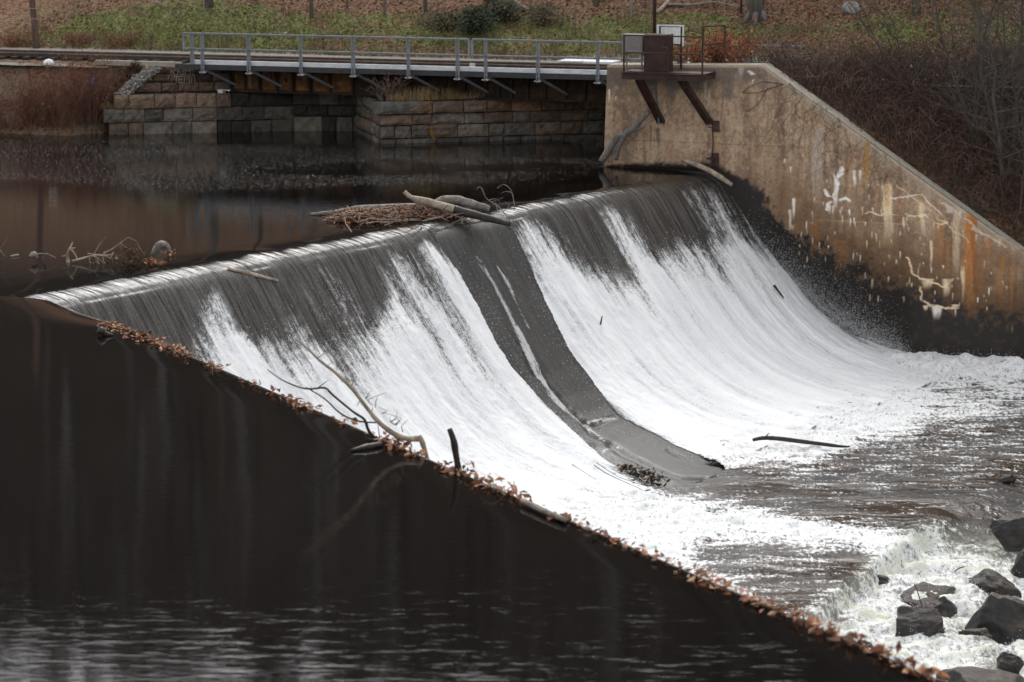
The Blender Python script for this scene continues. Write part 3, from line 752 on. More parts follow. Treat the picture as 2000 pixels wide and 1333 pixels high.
mb = MB(); mb.bar(B(aL-.2, 2.6, ZF-.06), B(aR, 2.6, ZF-.06), 4.9, .08); mb.build('deck', M['sleeper'], br)
# girders with stiffeners
for bb, nm in ((1.7, 'girder'), (4.2, 'girder')):
    gm = MB(); g0 = bpt(452, 180, bb)[0]; g1 = 21.5
    gm.bar(B(g0, bb, 2.27), B(g1, bb, 2.27), .05, 1.06); gm.bar(B(g0, bb, 1.73), B(g1, bb, 1.73), .42, .05); gm.bar(B(g0, bb, 2.80), B(g1, bb, 2.80), .42, .05)
    g = gm.build(nm, M['girder'], br)
    if bb < 2:
        for px_ in [452, 479, 508, 541, 573, 606, 645, 690, 730, 771, 800, 835, 872, 908, 950, 975, 1000, 1032, 1066, 1105, 1143]:
            a = bpt(px_, 160, bb)[0]; sm = MB(); sm.bar(B(a, bb-.09, 1.76), B(a, bb-.09, 2.77), .13, .10, BE); sm.build('stiffener', M['girder'], g)
        # rusty orange web panels with old paint
        PN = [(459, 478), (484, 503), (514, 538), (548, 572), (579, 602), (613, 640), (648, 688)]
        for k, (x0, x1) in enumerate(PN):
            y0, y1 = 133+k*1.6, 172+k*1.2
            aa = bpt(x0, y0, bb)[0]; ab = bpt(x1, y0, bb)[0]; zt, zb = bpt(x0, y0, bb)[1], bpt(x0, y1, bb)[1]
            sm = MB(); sm.bar(B(aa, bb-.032, (zt+zb)/2), B(ab, bb-.032, (zt+zb)/2), .008, zt-zb); pn = sm.build('rusty_panel', M['girder_panel'], g)
            am = (aa+ab)/2; zm = (zt+zb)/2; gl = MB(); yb_ = bb-.04
            if k == 0: gl.bar(B(am-.12, yb_, zm), B(am+.1, yb_, zm), .006, .07); gl.bar(B(am+.07, yb_, zm-.12), B(am+.07, yb_, zm), .07, .006, BN)
            elif k == 1: gl.bar(B(am-.05, yb_, zm-.05), B(am+.12, yb_, zm-.05), .006, .40)
            elif k == 2: gl.tube([B(am-.08, yb_, zm+.25), B(am-.1, yb_, zm+.1), B(am, yb_, zm), B(am+.1, yb_, zm+.1), B(am+.08, yb_, zm+.25)], .03, 4)
            elif k == 3: gl.tube([B(am-.03, yb_, zm), B(am+.03, yb_, zm)], .1, 6)
            elif k == 5: gl.tube([B(am-.1, yb_, zm-.2), B(am-.1, yb_, zm+.15), B(am+.1, yb_, zm+.15), B(am+.1, yb_, zm-.2)], .03, 4)
            if gl.v: gl.build('graffiti', M['wet_wood'], pn)
        sc_ = MB()
        for px_, py_ in [(748, 150), (785, 160), (838, 148), (885, 152), (915, 156), (962, 165), (964, 175), (995, 158), (1022, 152), (1085, 160), (1160, 160), (1170, 165)]:
            a, z = bpt(px_, py_, bb); pts = [B(a+math.cos(q)*.13, bb-.045, z+math.sin(q*1.0)*.16+.02*q) for q in np.linspace(0, 4.6, 9)]
            sc_.tube(pts, .016, 4)
        sc_.build('graffiti', M['girder_panel'], g)
# handrail: two framed lengths with closed ends
topz = lambda px_, py_: bpt(px_, py_)[1]
RZ = 4.19; RM = 3.56
def railseg(x0, x1):
    a, b_ = bpt(x0, 70)[0], bpt(x1, 70)[0]
    for nm, z, h in (('top_rail', RZ, .11), ('mid_rail', RM, .10)):
        m_ = MB(); m_.bar(B(a, -.04, z), B(b_, -.04, z), .05, h*.45); m_.bar(B(a, -.06, z+h*.3), B(b_, -.06, z+h*.3), .09, h*.35); m_.build(nm, M['steel'], br)
    for q in (a, b_):
        m_ = MB(); m_.bar(B(q, -.04, RM-.03), B(q, -.04, RZ-.025), .09, .07, BE); m_.build('end_post', M['steel'], br)
railseg(359, 917); railseg(923, 1575)
for i, x in enumerate([375, 395, 485, 587, 689, 797, 893, 948, 1050, 1167, 1290, 1405, 1520, 1548]):
    a = bpt(x, 90)[0]; low = ZF-.36 if x > 380 else ZF+.02
    m_ = MB(); wid = .19 if i % 2 == 0 else .15
    m_.bar(B(a, -.095, low), B(a, -.095, RZ+.025), wid, .012, BE); m_.bar(B(a+wid*.4, -.05, low), B(a+wid*.4, -.05, RZ+.02), .012, .08, BE)
    post = m_.build('railing_post', M['steel'], br)
    if x > 380 and x < 1500:
        for dz in (-.05, -.25):
            m_ = MB(); m_.bar(B(a-.02, -.105, ZF+dz), B(a+.02, -.105, ZF+dz), .02, .03); m_.build('bolt', M['steel_dark'], post)
        m_ = MB(); m_.bar(B(a-.12, -.02, low+.05), B(a+.16, -.02, low+.05), .16, .03); m_.build('gusset', M['galv'], post)
        m_ = MB(); m_.bar(B(a+.12, .05, ZF-.24), B(a+.72, 1.6, 1.98), .11, .09); m_.bar(B(a+.05, .05, ZF-.27), B(a+.05, 1.6, ZF-.27), .09, .09); m_.build('bracket', M['steel'], br)
m_ = MB(); a, z = bpt(923, 127); m_.box(B(a, -.03, z), (.22, .06, .14), BAX); m_.build('splice_plate', M['galv'], br)
# bearing plate on the left abutment
a, z = bpt(433, 179, 1.2); bp_ = MB(); bp_.box(B(a, 1.2, z), (.22, .3, .12), BAX); bp_.box(B(a+.1, 1.2, z+.07), (.5, .3, .03), BAX); bp_.build('bearing_plate', M['galv'], br)
# bird on the handrail
def ellip(mb, c, r, n=8, m=6, col=None):
    v = []; f = []
    for i in range(m+1):
        th = math.pi*i/m
        for k in range(n):
            ph = 2*math.pi*k/n; v.append((c[0]+r[0]*math.sin(th)*math.cos(ph), c[1]+r[1]*math.sin(th)*math.sin(ph), c[2]+r[2]*math.cos(th)))
    for i in range(m):
        for k in range(n): f.append((i*n+k, i*n+(k+1) % n, (i+1)*n+(k+1) % n, (i+1)*n+k))
    mb.add(v, f, col)
a, _ = bpt(559, 60); p = B(a, -.06, RZ+.03)
mb = MB(); mb.usec = True
D = (.10, .11, .13); Wt = (.6, .6, .6)
ellip(mb, p+Vector((0, 0, .085)), (.075, .045, .05), col=Wt); ellip(mb, p+Vector((.01, .012, .10)), (.075, .044, .043), col=D); ellip(mb, p+Vector((-.055, 0, .145)), (.04, .036, .036), col=D)
mb.tube([p+Vector((-.09, 0, .145)), p+Vector((-.14, 0, .137))], [.012, .003], 5, D); mb.tube([p+Vector((.06, 0, .08)), p+Vector((.15, 0, .055))], [.022, .014], 5, D)
for dy in (-.015, .015): mb.tube([p+Vector((0, dy, .05)), p+Vector((0, dy, 0))], .005, 4, D)
mb.build('bird', M['leaf'], None, True, 'small grey and white bird perched on the bridge handrail', 'bird')

# ------------------------------------------------------------------ railway track
tr = empty('railway_track', B(-20, 2.4, 2.9), 'rusty brown railway track running along the bank and over the bridge', 'railway track')
for b in (1.75, 3.19):
    m_ = MB(); m_.bar(B(-80, b, 3.0), B(70, b, 3.0), .03, .13); m_.bar(B(-80, b, 2.945), B(70, b, 2.945), .14, .02); r = m_.build('rail', M['rail'], tr)
    m_ = MB(); m_.bar(B(-80, b, 3.085), B(70, b, 3.085), .072, .045); m_.build('rail_head', M['rail_top'], r)
m_ = MB()
for i in range(200):
    a = -70+i*.62+random.uniform(-.03, .03)
    m_.box(B(a, 2.47, 2.86+random.uniform(-.01, .02)), (.23, 2.5, .15), BAX)
tag(m_.build('sleeper', M['sleeper'], tr), kind='stuff')

# ------------------------------------------------------------------ masonry
STC = [(.20, .175, .15), (.16, .14, .12), (.25, .21, .17), (.13, .12, .11), (.22, .17, .13), (.30, .25, .19)]
def stone(mb, o, d, back, a, b, z0, z1, depth, col, bulge=.07, seed=0):
    """one rock-faced block from along a..b, z0..z1, its front towards -back"""
    nx, ny = 7, 5; v = []; f = []
    g = random.choice((.010, .014, .022)); z1 += random.uniform(-.03, .0); back = back; o = o-back*random.uniform(-.04, .03)
    for j in range(ny):
        for i in range(nx):
            u = i/(nx-1); w = j/(ny-1)
            x = a+g+(b-a-2*g)*u; z = z0+g+(z1-z0-2*g)*w
            e = min(u, 1-u, w, 1-w)
            out = 0 if e == 0 else bulge*(.35+.9*random.random())
            jx = 0 if u in (0, 1) else random.uniform(-.02, .02)
            p = o+d*(x+jx)-back*out+Vector((0, 0, z+(random.uniform(-.012, .012) if e == 0 else 0)))
            v.append(p)
    for j in range(ny-1):
        for i in range(nx-1): f.append((j*nx+i, j*nx+i+1, (j+1)*nx+i+1, (j+1)*nx+i))
    n0 = len(v); ring = [(i, 0) for i in range(nx)]+[(nx-1, j) for j in range(1, ny)]+[(i, ny-1) for i in range(nx-2, -1, -1)]+[(0, j) for j in range(ny-2, 0, -1)]
    for (i, j) in ring: v.append(v[j*nx+i]+back*depth)
    m = len(ring)
    for k in range(m):
        k2 = (k+1) % m; i0, j0 = ring[k]; i1, j1 = ring[k2]
        f.append((j0*nx+i0, n0+k, n0+k2, j1*nx+i1))
    kk = random.uniform(.75, 1.35); c = tuple(q*kk for q in col)
    mb.add(v, f, c)
def masonry(mb, p, q, courses, depth=.6, ln=(.6, 1.3), cols=STC, endstone=True):
    d = Vector((q.x-p.x, q.y-p.y, 0)); L = d.length; d.normalize(); back = Vector((-d.y, d.x, 0))
    if back.y < 0: back = -back
    o = Vector((p.x, p.y, 0))
    for (z0, z1, off, s, e, cset) in courses:
        a = s; e = L if e is None else e
        while a < e-.05:
            b = min(e, a+random.uniform(*ln))
            if e-b < .35: b = e
            stone(mb, o-back*off, d, back, a, b, z0, z1, depth, random.choice(cset or cols))
            a = b
        # mortar core
        mb.box(o+d*(s+e)/2+back*(depth*.5+.14-off)+Vector((0, 0, (z0+z1)/2)), (e-s-.05, depth, z1-z0-.004), (d, back, UP), (.03, .027, .024))
    return o, d, back
# bridge pier
pL = atz(744, 281, 0); pR = atz(1180, 269, 0)
mb = MB()
RB = [(.26, .16, .10), (.22, .14, .09), (.20, .15, .12), (.30, .17, .09)]
GL = [(.15, .14, .125), (.2, .18, .155), (.24, .21, .175), (.2, .15, .115)]
o, d, back = masonry(mb, pL, pR, [(-.6, .18, .06, 0, None, [(.13, .12, .11)]), (.18, .72, 0, 0, None, GL), (.72, 1.18, 0, 0, None, GL), (1.18, 1.70, .16, -.22, None, RB)], .7, (.55, 1.35))
# weathered pale end stones
stone(mb, o-back*.17, d, back, -.23, 1.75, 1.185, 1.70, .7, (.19, .185, .17)); 
# left flank of the pier
fl = Vector((pL.x, pL.y, 0))
masonry(mb, pL+back*6, pL+back*.3, [(-.6, .18, .02, 0, None, GL), (.18, .72, 0, 0, None, GL), (.72, 1.18, 0, 0, None, GL), (1.18, 1.70, .1, 0, None, GL)], .5)
mb.box(o+d*4.6+back*3.4+Vector((0, 0, .4)), (8.6, 5.4, 2.45), (d, back, UP), (.10, .085, .07))
mb.build('bridge_pier', M['stone'], None, False, 'brown and grey stone block pier under the middle of the bridge', 'pier')
# pier-top plants
def blades(mb, c, n, rx, ry, h, cols, lean=.25, w=.012, ax=(Vector((1, 0, 0)), Vector((0, 1, 0)))):
    for i in range(n):
        p = Vector(c)+ax[0]*random.uniform(-rx, rx)+ax[1]*random.uniform(-ry, ry)
        hh = h*random.uniform(.5, 1.15); l = Vector((random.gauss(0, lean), random.gauss(0, lean), 0))*hh
        s = Vector((random.uniform(-1, 1), random.uniform(-1, 1), 0)).normalized()*w
        m = p+l*.35+Vector((0, 0, hh*.6)); t = p+l+Vector((0, 0, hh))
        mb.add([p-s, p+s, m+s*.7, m-s*.7, t], [(0, 1, 2, 3), (3, 2, 4)], random.choice(cols))
STRAW = [(.42, .30, .14), (.36, .25, .12), (.5, .37, .19), (.3, .2, .1)]
mb = MB()
for i in range(26):
    t = i/25; px_ = 765+t*182; p = atplane(px_, 190, pL+back*.35, back)
    blades(mb, (p.x, p.y, 1.66), 42, .2, .3, random.choice((.26, .36, .48, .58)), STRAW, .3, .010)
mb.build('dry_grass', M['grassblade'], None, False, 'straw coloured dry grass growing along the top of the bridge pier', 'grass', kind='stuff')
# left abutment
aLft = atz(208, 264, 0); aRgt = atz(575, 256, 0)
mb = MB()
DK_SHADE = [(.085, .08, .072), (.06, .057, .052), (.11, .10, .088), (.045, .042, .04)]  # dark set: deck shade painted into the stones below the bridge
BRN = [(.24, .17, .125), (.2, .145, .11), (.17, .14, .115), (.27, .2, .14)]
o2, d2, back2 = masonry(mb, aLft, aRgt, [(-.6, .5, -.02, .1, 4.6, GL), (-.6, .5, -.05, 4.6, None, DK_SHADE), (.5, 1.08, .02, -.1, 4.6, GL), (.5, 1.08, .0, 4.6, None, DK_SHADE), (1.08, 1.68, .1, .35, 5.2, BRN), (1.08, 1.68, .0, 5.2, None, DK_SHADE), (1.68, 2.1, -.7, 1.35, 5.4, BRN), (2.1, 2.46, -.72, 1.9, 5.4, BRN), (2.46, 2.82, -.74, 1.62, 5.4, BRN)], .8, (.6, 1.25))
for (z0, z1, a, b) in ((1.68, 2.02, 1.0, 1.7), (2.08, 2.42, 1.15, 1.95)): stone(mb, o2+back2*.75, d2, back2, a, b, z0, z1, .6, (.16, .145, .125), .12)
mb.build('stone_abutment', M['stone'], None, False, 'stepped stone block abutment at the left end of the bridge', 'abutment')
mb = MB()
DK_SHADE = [(.085, .08, .072), (.06, .057, .052), (.11, .10, .088), (.045, .042, .04), (.16, .15, .13)]  # back wall stones coloured dark to stand in for shade under the bridge
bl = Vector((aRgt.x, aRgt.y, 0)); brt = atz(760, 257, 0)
masonry(mb, Vector((bl.x-.2, bl.y+.05, 0)), brt+Vector((2, 0, 0)), [(-.6, .62, 0, 0, None, DK_SHADE), (.62, 1.1, .05, 0, None, DK_SHADE), (1.1, 1.85, -.03, 0, None, DK_SHADE), (1.85, 2.6, .0, 0, None, DK_SHADE)], .6, (.45, 1.5))
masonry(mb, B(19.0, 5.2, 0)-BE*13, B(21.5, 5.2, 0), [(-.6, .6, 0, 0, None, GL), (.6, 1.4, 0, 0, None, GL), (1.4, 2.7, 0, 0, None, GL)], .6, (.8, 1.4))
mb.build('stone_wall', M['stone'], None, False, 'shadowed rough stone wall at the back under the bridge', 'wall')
# chalked graffiti letters on the abutment
mb = MB()
def gl(pts, r=.016):
    mb.tube([atplane(x, y, o2+back2*.60, back2) for x, y in pts], r, 4)
for st in [[(334, 146), (333, 133), (341, 131), (342, 137), (335, 140)], [(336, 140), (342, 147)], [(346, 147), (349, 132), (353, 147)], [(347, 141), (352, 141)], [(352, 132), (362, 131)], [(357, 132), (357, 147)], [(361, 147), (363, 132), (367, 141), (371, 131), (372, 146)], [(374, 161), (377, 131), (381, 161)], [(375, 147), (380, 147)],
           [(340, 150), (350, 150)], [(345, 150), (344, 161)], [(349, 162), (349, 150), (356, 150)], [(349, 156), (355, 156)], [(349, 162), (357, 162)], [(360, 162), (361, 149), (365, 157), (369, 149), (370, 162)], [(328, 155), (331, 147)]]: gl(st)
mb.build('graffiti', M['paint_pale'], None, False, 'pale chalky graffiti letters scrawled on the stepped stone abutment', 'graffiti')
# tussock on abutment
mb = MB(); p = atplane(230, 214, o2-back2*.0, back2)
blades(mb, (p.x+.1, p.y+.35, 1.06), 900, .85, .3, .24, [(.28, .22, .09), (.18, .17, .06), (.34, .26, .13)], .6, .014)
mb.build('grass_tussock', M['grassblade'], None, False, 'shaggy yellow green grass tussock on the corner of the stepped abutment', 'grass tuft')

# ------------------------------------------------------------------ terrain
def sheet(name, fa, fb, na, nb, zf, mat, attrs=None, frame=B):
    A_, B_ = np.meshgrid(np.linspace(fa[0], fa[1], na), np.linspace(0, 1, nb))
    Bb = fb[0]+(fb[1]-fb[0])*B_**1.6 if nb > 100 else fb[0]+(fb[1]-fb[0])*B_
    X = P0.x+BE.x*A_+BN.x*Bb; Y = P0.y+BE.y*A_+BN.y*Bb; Z = zf(A_, Bb)
    return gridmesh(name, X, Y, Z, mat, {k: f(A_, Bb, X, Y, Z) for k, f in (attrs or {}).items()}, flip=False)
def hill_z(A_, Bb):
    r = np.clip(Bb-6.2, 0, None)
    z = 2.95+.30*r*sstep(0, 3, r)+.30*np.clip(r-8, 0, None)-.58*np.clip(r-118, 0, None)+(fbm(A_*.15, Bb*.15, 61)-.5)*np.clip(r*.25, 0, 2.5)+(fbm(A_*.8, Bb*.8, 62)-.5)*.25*sstep(0, 2, r)
    return z-.10*sstep(5.4, 4.8, Bb)
def grass_f(A_, Bb, X, Y, Z):
    px, py = projn(X, Y, Z)
    g = np.interp(py, [-40, 0, 30, 60, 95], [.02, .18, .5, .62, .5])
    g = g+.25*np.exp(-((px-420)/160)**2)*sstep(-20, 10, py)-.25*np.exp(-((px-760)/150)**2)*sstep(35, 10, py)-.2*sstep(150, 0, px)
    return np.clip(g, 0, 1)
def gravel_f(A_, Bb, X, Y, Z): return np.clip(sstep(7.3, 6.2, Bb+(A_ > 10)*-.9+(A_ > 20)*-.5)*.9, 0, 1)
link('hillside', sheet('hillside', (-110, 110), (4.8, 190), 420, 300, hill_z, M['hill'], {'grass': grass_f, 'gravel': gravel_f, 'woods_shade': lambda A_, Bb, X, Y, Z: sstep(17, 26, Bb)}), kind='structure')
tz = lambda A_, Bb: 2.80+(fbm(A_*2, Bb*2, 63)-.5)*.06
link('track_bed', sheet('track_bed', (-90, -3.6), (.2, 5.0), 240, 22, lambda A_, Bb: tz(A_, Bb)-.12*sstep(.9, .2, Bb), M['gravel']), kind='structure')
link('track_bed', sheet('track_bed', (-3.6, .8), (2.0, 5.0), 30, 22, tz, M['gravel']), kind='structure')
link('track_bed', sheet('track_bed', (20.5, 90), (.6, 5.0), 200, 22, tz, M['gravel']), kind='structure')
def bank_z(A_, Bb):
    t = np.clip((Bb+2.9)/3.4, 0, 1.05)
    return -1.3+3.95*t**.85+(fbm(A_*.8, Bb*.8, 64)-.5)*.6*np.sin(np.clip(t, 0, 1)*math.pi)-1.2*sstep(-4.6, -3.3, A_)*sstep(.9, -.3, Bb)
_A, _T = np.meshgrid(np.concatenate([np.linspace(-90, -6, 220), np.linspace(-5.9, .7, 90)]), np.linspace(0, 1, 50))
_bs = -2.9+4.9*sstep(-3.7, -3.0, _A); _Bb = _bs+(2.3-_bs)*_T
_Z = bank_z(_A, np.minimum(_Bb, .7)); _Z = np.where((_T < .02) & (_A > -3.6), -1.2, _Z); _Z = np.where(_A > -3.4, np.minimum(_Z, 2.72), _Z)
link('left_bank', gridmesh('left_bank', P0.x+BE.x*_A+BN.x*_Bb, P0.y+BE.y*_A+BN.y*_Bb, _Z, M['gbank']), kind='structure')
# pale gravel fan beside the abutment
pc = [atplane(x, y, o2+back2*(.9), back2) for x, y in ((288, 127), (262, 165), (240, 195))]
A_, Q_ = np.meshgrid(np.linspace(0, 1, 40), np.linspace(0, 1, 40))
# right embankment in wall coordinates
aa, bb = np.meshgrid(np.linspace(a0+1.8, 46, 320), np.linspace(.55, 15, 110))
ze = np.maximum(np.where(aa < a_c, z_c-.08, z_c-.08+(aa-a_c)*slope), -4.8)
tt = np.clip((bb-.55)/8.65, 0, 1)
zg = ze+(2.74-ze)*tt**.85+(fbm(aa*.7, bb*.7, 65)-.5)*.6*np.sin(tt*math.pi)
link('embankment', gridmesh('embankment', WA.x+WD.x*aa-WN.x*bb, WA.y+WD.y*aa-WN.y*bb, zg, M['bankmat'], flip=False), kind='structure')
def emb_z(a, b):
    z_ = max(z_c-.08 if a < a_c else z_c-.08+(a-a_c)*slope, -4.8); t = min((b-.55)/8.65, 1)
    return z_+(2.74-z_)*max(t, 0)**.85
# ground under everything (riverbed / near bank)
link('riverbed', tess('riverbed', [(-400, -200), (400, -200), (400, 500), (-400, 500)], -9.5, M['bankmat']), kind='structure')

# concrete kerb, slabs
mb = MB(); p = bpt(188, 116, .6); q = bpt(354, 123, .6)
mb.bar(B(p[0], .6, 2.86), B(q[0], .6, 2.86), .25, .2); mb.build('concrete_kerb', M['concrete_light'], None, False, 'long beige concrete kerb beside the track left of the bridge', 'kerb')
mb = MB(); mb.box(B(*[bpt(1640, 117, 1.2)[0], 1.2, 2.9]), (3.6, .5, .12), BAX); mb.build('concrete_slab', M['white'], None, False, 'long white slab lying beside the gravel behind the bare thicket', 'slab')
mb = MB(); mb.box(B(bpt(1150, 113, 5.5)[0], 5.5, 3.02), (2.4, 1.2, .08), BAX); mb.box(B(bpt(1120, 113, 5.3)[0], 5.0, 3.05), (1.0, .4, .06), BAX); mb.build('concrete_slab', M['white'], None, False, 'broken white slab behind the track near the steel cabinet', 'slab')
mb = MB(); mb.box(B(bpt(1390, 118, 5.2)[0], 5.0, 3.0), (1.6, .8, .1), BAX); mb.build('concrete_slab', M['white'], None, False, 'short white slab in the gravel right of the white board', 'slab')
def hillpt(px_, py_):
    """first hit of the pixel's ray with the hillside"""
    d = Vector(ray(px_, py_)); c = Vector((0, 0, CAMZ))
    for t in np.arange(96, 190, .15):
        p = c+d*t; a = (p-P0).dot(BE); b = (p-P0).dot(BN)
        if b > 4.8 and p.z < float(hill_z(np.array(a), np.array(b))): return p
    return c+d*125
# ------------------------------------------------------------------ platform on the wall
pf = empty('gauge_platform', wallpt(1300, 150), 'rusty steel platform with railings bracketed to the concrete wall', 'platform')
OF = 1.25
def wp(px_, py_, off=OF): return wallpt(px_, py_, off)
mb = MB(); p = wp(1215, 148); q = wp(1378, 150)
z = p.z; mb.bar(p, Vector((q.x, q.y, z)), .08, .2); mb.bar(p+Vector((0, 0, .11)), Vector((q.x, q.y, z+.11)), .22, .02); mb.bar(p+Vector((0, 0, -.11)), Vector((q.x, q.y, z-.11)), .22, .02)
for t in (0.02, .33, .66, .98):
    s = p.lerp(Vector((q.x, q.y, z)), t); mb.bar(s, s-WN*OF, .1, .16)
dk = mb.build('deck_frame', M['rust'], pf)
mb = MB(); c = (p+Vector((q.x, q.y, z)))/2-WN*.62+Vector((0, 0, .135)); mb.box(c, ((q-p).length, 1.2, .03), (WD, -WN, UP)); mb.build('deck_plate', M['rust'], pf)
for x0, x1, y1 in ((1248, 1292, 240), (1330, 1387, 242)):
    mb = MB(); a_ = wp(x0, 156); b_ = wallpt(x1, y1, .05)
    dirv = (b_-a_).normalized(); sd = WD
    mb.bar(a_-sd*.12, b_-sd*.12, .03, .18, sd.cross(dirv)); mb.bar(a_+sd*.12, b_+sd*.12, .03, .18, sd.cross(dirv)); mb.bar(a_, b_, .25, .03, sd.cross(dirv))
    mb.build('brace', M['rust'], pf)
zr1 = wp(1260, 70).z; zr2 = wp(1260, 104).z; zd = z+.12
def hline(mb, x0, x1, zz, off, r=.028):
    a_ = wp(x0, 100, off); b_ = wp(x1, 100, off); a_.z = zz; b_.z = zz; mb.tube([a_, b_], r, 6)
mb = MB(); hline(mb, 1219, 1374, zr1, OF); hline(mb, 1219, 1374, zr2, OF); mb.build('handrail', M['rust'], pf)
for x, yt in ((1219, 68), (1305, 68), (1373, 52)):
    mb = MB(); a_ = wp(x, yt); b_ = Vector((a_.x, a_.y, zd)); mb.bar(a_, b_, .06, .05, WD); mb.build('railing_post', M['rust'], pf)
mb = MB(); a_ = wp(1373, 52.5); b_ = wp(1416, 53, .2); b_.z = a_.z; mb.tube([a_, b_], .03, 6); mb.build('side_rail', M['rust'], pf); mb = MB(); a2 = wp(1373, 87); b2 = wp(1416, 87, .2); b2.z = a2.z; mb.tube([a2, b2], .028, 6); mb.build('side_rail', M['rust'], pf)
mb = MB(); b3 = wp(1416, 123, .2); mb.bar(b_, Vector((b_.x, b_.y, b3.z)), .06, .05, WD); mb.build('railing_post', M['rust'], pf)
mb = MB(); a_ = wp(1289, 52, .1); b_ = wp(1331, 53, .1); b_.z = a_.z; mb.tube([Vector((a_.x, a_.y, 3.7)), a_, b_, Vector((b_.x, b_.y, 3.7))], .04, 6); m2 = wp(1289, 87, .1); m3 = wp(1331, 87, .1); m3.z = m2.z; mb.tube([m2, m3], .035, 6); mb.build('rear_rail', M['rust'], pf)
# conduit pipe, wall plates
mb = MB(); a_ = wallpt(1279, 156, .18); b_ = wallpt(1287, 243, .18); mb.tube([a_, b_], .045, 8); mb.tube([a_+Vector((0, 0, -.05)), a_+Vector((0, 0, -.35))], .065, 8); mb.build('conduit', M['steel_dark'], pf)
mb = MB(); c = wallpt(1398, 247, .04); mb.box(c, (.27, .06, .4), (WD, -WN, UP)); 
for dx in (-.09, .09):
    for dz in (-.15, .15): mb.box(c+WD*dx+WN*.035+UP*dz, (.035, .03, .035), (WD, -WN, UP))
mb.build('anchor_plate', M['rust'], None, False, 'upper rusty square steel plate bolted to the concrete wall', 'plate')
mb = MB(); c = wallpt(1397, 310, .06); mb.box(c, (.26, .08, .4), (WD, -WN, UP)); mb.box(c+WN*.1+WD*-.15+UP*.0, (.3, .06, .06), (WD, -WN, UP)); mb.build('anchor_plate', M['rust'], None, False, 'lower rusty plate with a hook just above the waterfall lip', 'plate')
mb = MB(); mb.tube([wallpt(x, y, .12) for x, y in ((1384, 249), (1391, 250), (1392, 262), (1393, 280), (1390, 305), (1386, 312))], .022, 6); mb.build('bent_rod', M['rust'], None, True, 'thin bent rusty rod hanging between the two wall plates', 'rod')
# cabinet
cb = empty('steel_cabinet', wp(1282, 138, .9), 'dark brown steel cabinet standing on the wall platform', 'cabinet')
mb = MB(); a_ = wp(1258, 68, .95); b_ = wp(1305, 68, .95); top = a_.z; h = top-zd
mb.box(((a_+b_)/2)*1+Vector((0, 0, 0))-WN*.3-UP*(h/2), ((b_-a_).length, .6, h), (WD, -WN, UP)); mb.build('body', M['rust'], cb)
mb = MB(); mb.box((a_+b_)/2+WN*.01-UP*(h/2)+WD*.02, ((b_-a_).length*.86, .02, h*.93), (WD, -WN, UP)); dr = mb.build('door', M['rust'], cb)
mb = MB(); hp = wp(1300, 93, .98); mb.tube([hp-WD*.1, hp+WD*.05, hp+WD*.05-UP*.07], .014, 5); mb.build('handle', M['steel_dark'], dr)
gp = MB(); a_ = wp(1219, 67, .55); b_ = wp(1259, 67, .55); c_ = wp(1219, 104, .55); gp.box((a_+b_)/2-UP*((a_.z-c_.z)/2), ((b_-a_).length, .5, a_.z-c_.z), (WD, -WN, UP)); 
for xx in (1224, 1254):
    q = wp(xx, 104, .55); gp.bar(Vector((q.x, q.y, c_.z)), Vector((q.x, q.y, zd)), .05, .05, WD)
gp.build('equipment_box', M['panel_grey'], None, False, 'grey rectangular box left of the brown cabinet on the platform', 'box')
# white board and post
sg = empty('white_board', wallpt(1310, 90, -.8), 'blank white board with pale frame above the concrete wall', 'sign')
a_ = wallpt(1283, 49, -.8); b_ = wallpt(1336, 49, -.8); c_ = wallpt(1283, 90, -.8)
mb = MB(); mb.box((a_+b_)/2-UP*(a_.z-c_.z)/2, ((b_-a_).length, .04, a_.z-c_.z), (WD, -WN, UP)); mb.build('panel', M['white'], sg)
for xx in (1292, 1327):
    mb = MB(); q = wallpt(xx, 90, -.83); mb.bar(Vector((q.x, q.y, c_.z)), Vector((q.x, q.y, 3.5)), .07, .05, WD); mb.build('post', M['steel_dark'], sg)
mb = MB(); q = wallpt(1278, 70, -.2); mb.tube([Vector((q.x, q.y, 3.6)), Vector((q.x, q.y, 9.5))], .065, 8); mb.build('steel_post', M['rust'], None, True, 'tall thin dark brown steel post behind the cabinet', 'post')
mb = MB(); q = hillpt(1324, 47); mb.box(q+UP*.02, (.36, .1, .08)); mb.build('marker_block', M['concrete_light'], None, False, 'small pale block in the grass above the white board', 'block')

# utility pole
q = hillpt(72, 95); up_ = empty('utility_pole', q, 'weathered brown wooden utility pole on the bank by the track', 'utility pole')
mb = MB(); t_ = aty(62, 0, q.y); dv = (t_-q); mb.tube([q-dv*.1, q+dv*.5, q+dv*1.0, q+dv*4.2], [.15, .145, .14, .11], 10); mb.build('shaft', M['pole'], up_, True)
for fr in (.62, .83):
    mb = MB(); c = q+dv*fr; mb.tube([c+Vector((math.cos(t)*.155, math.sin(t)*.155, .02*math.sin(t))) for t in np.linspace(0, 6.28, 13)], .014, 4); mb.build('wire_band', M['concrete_light'], up_)

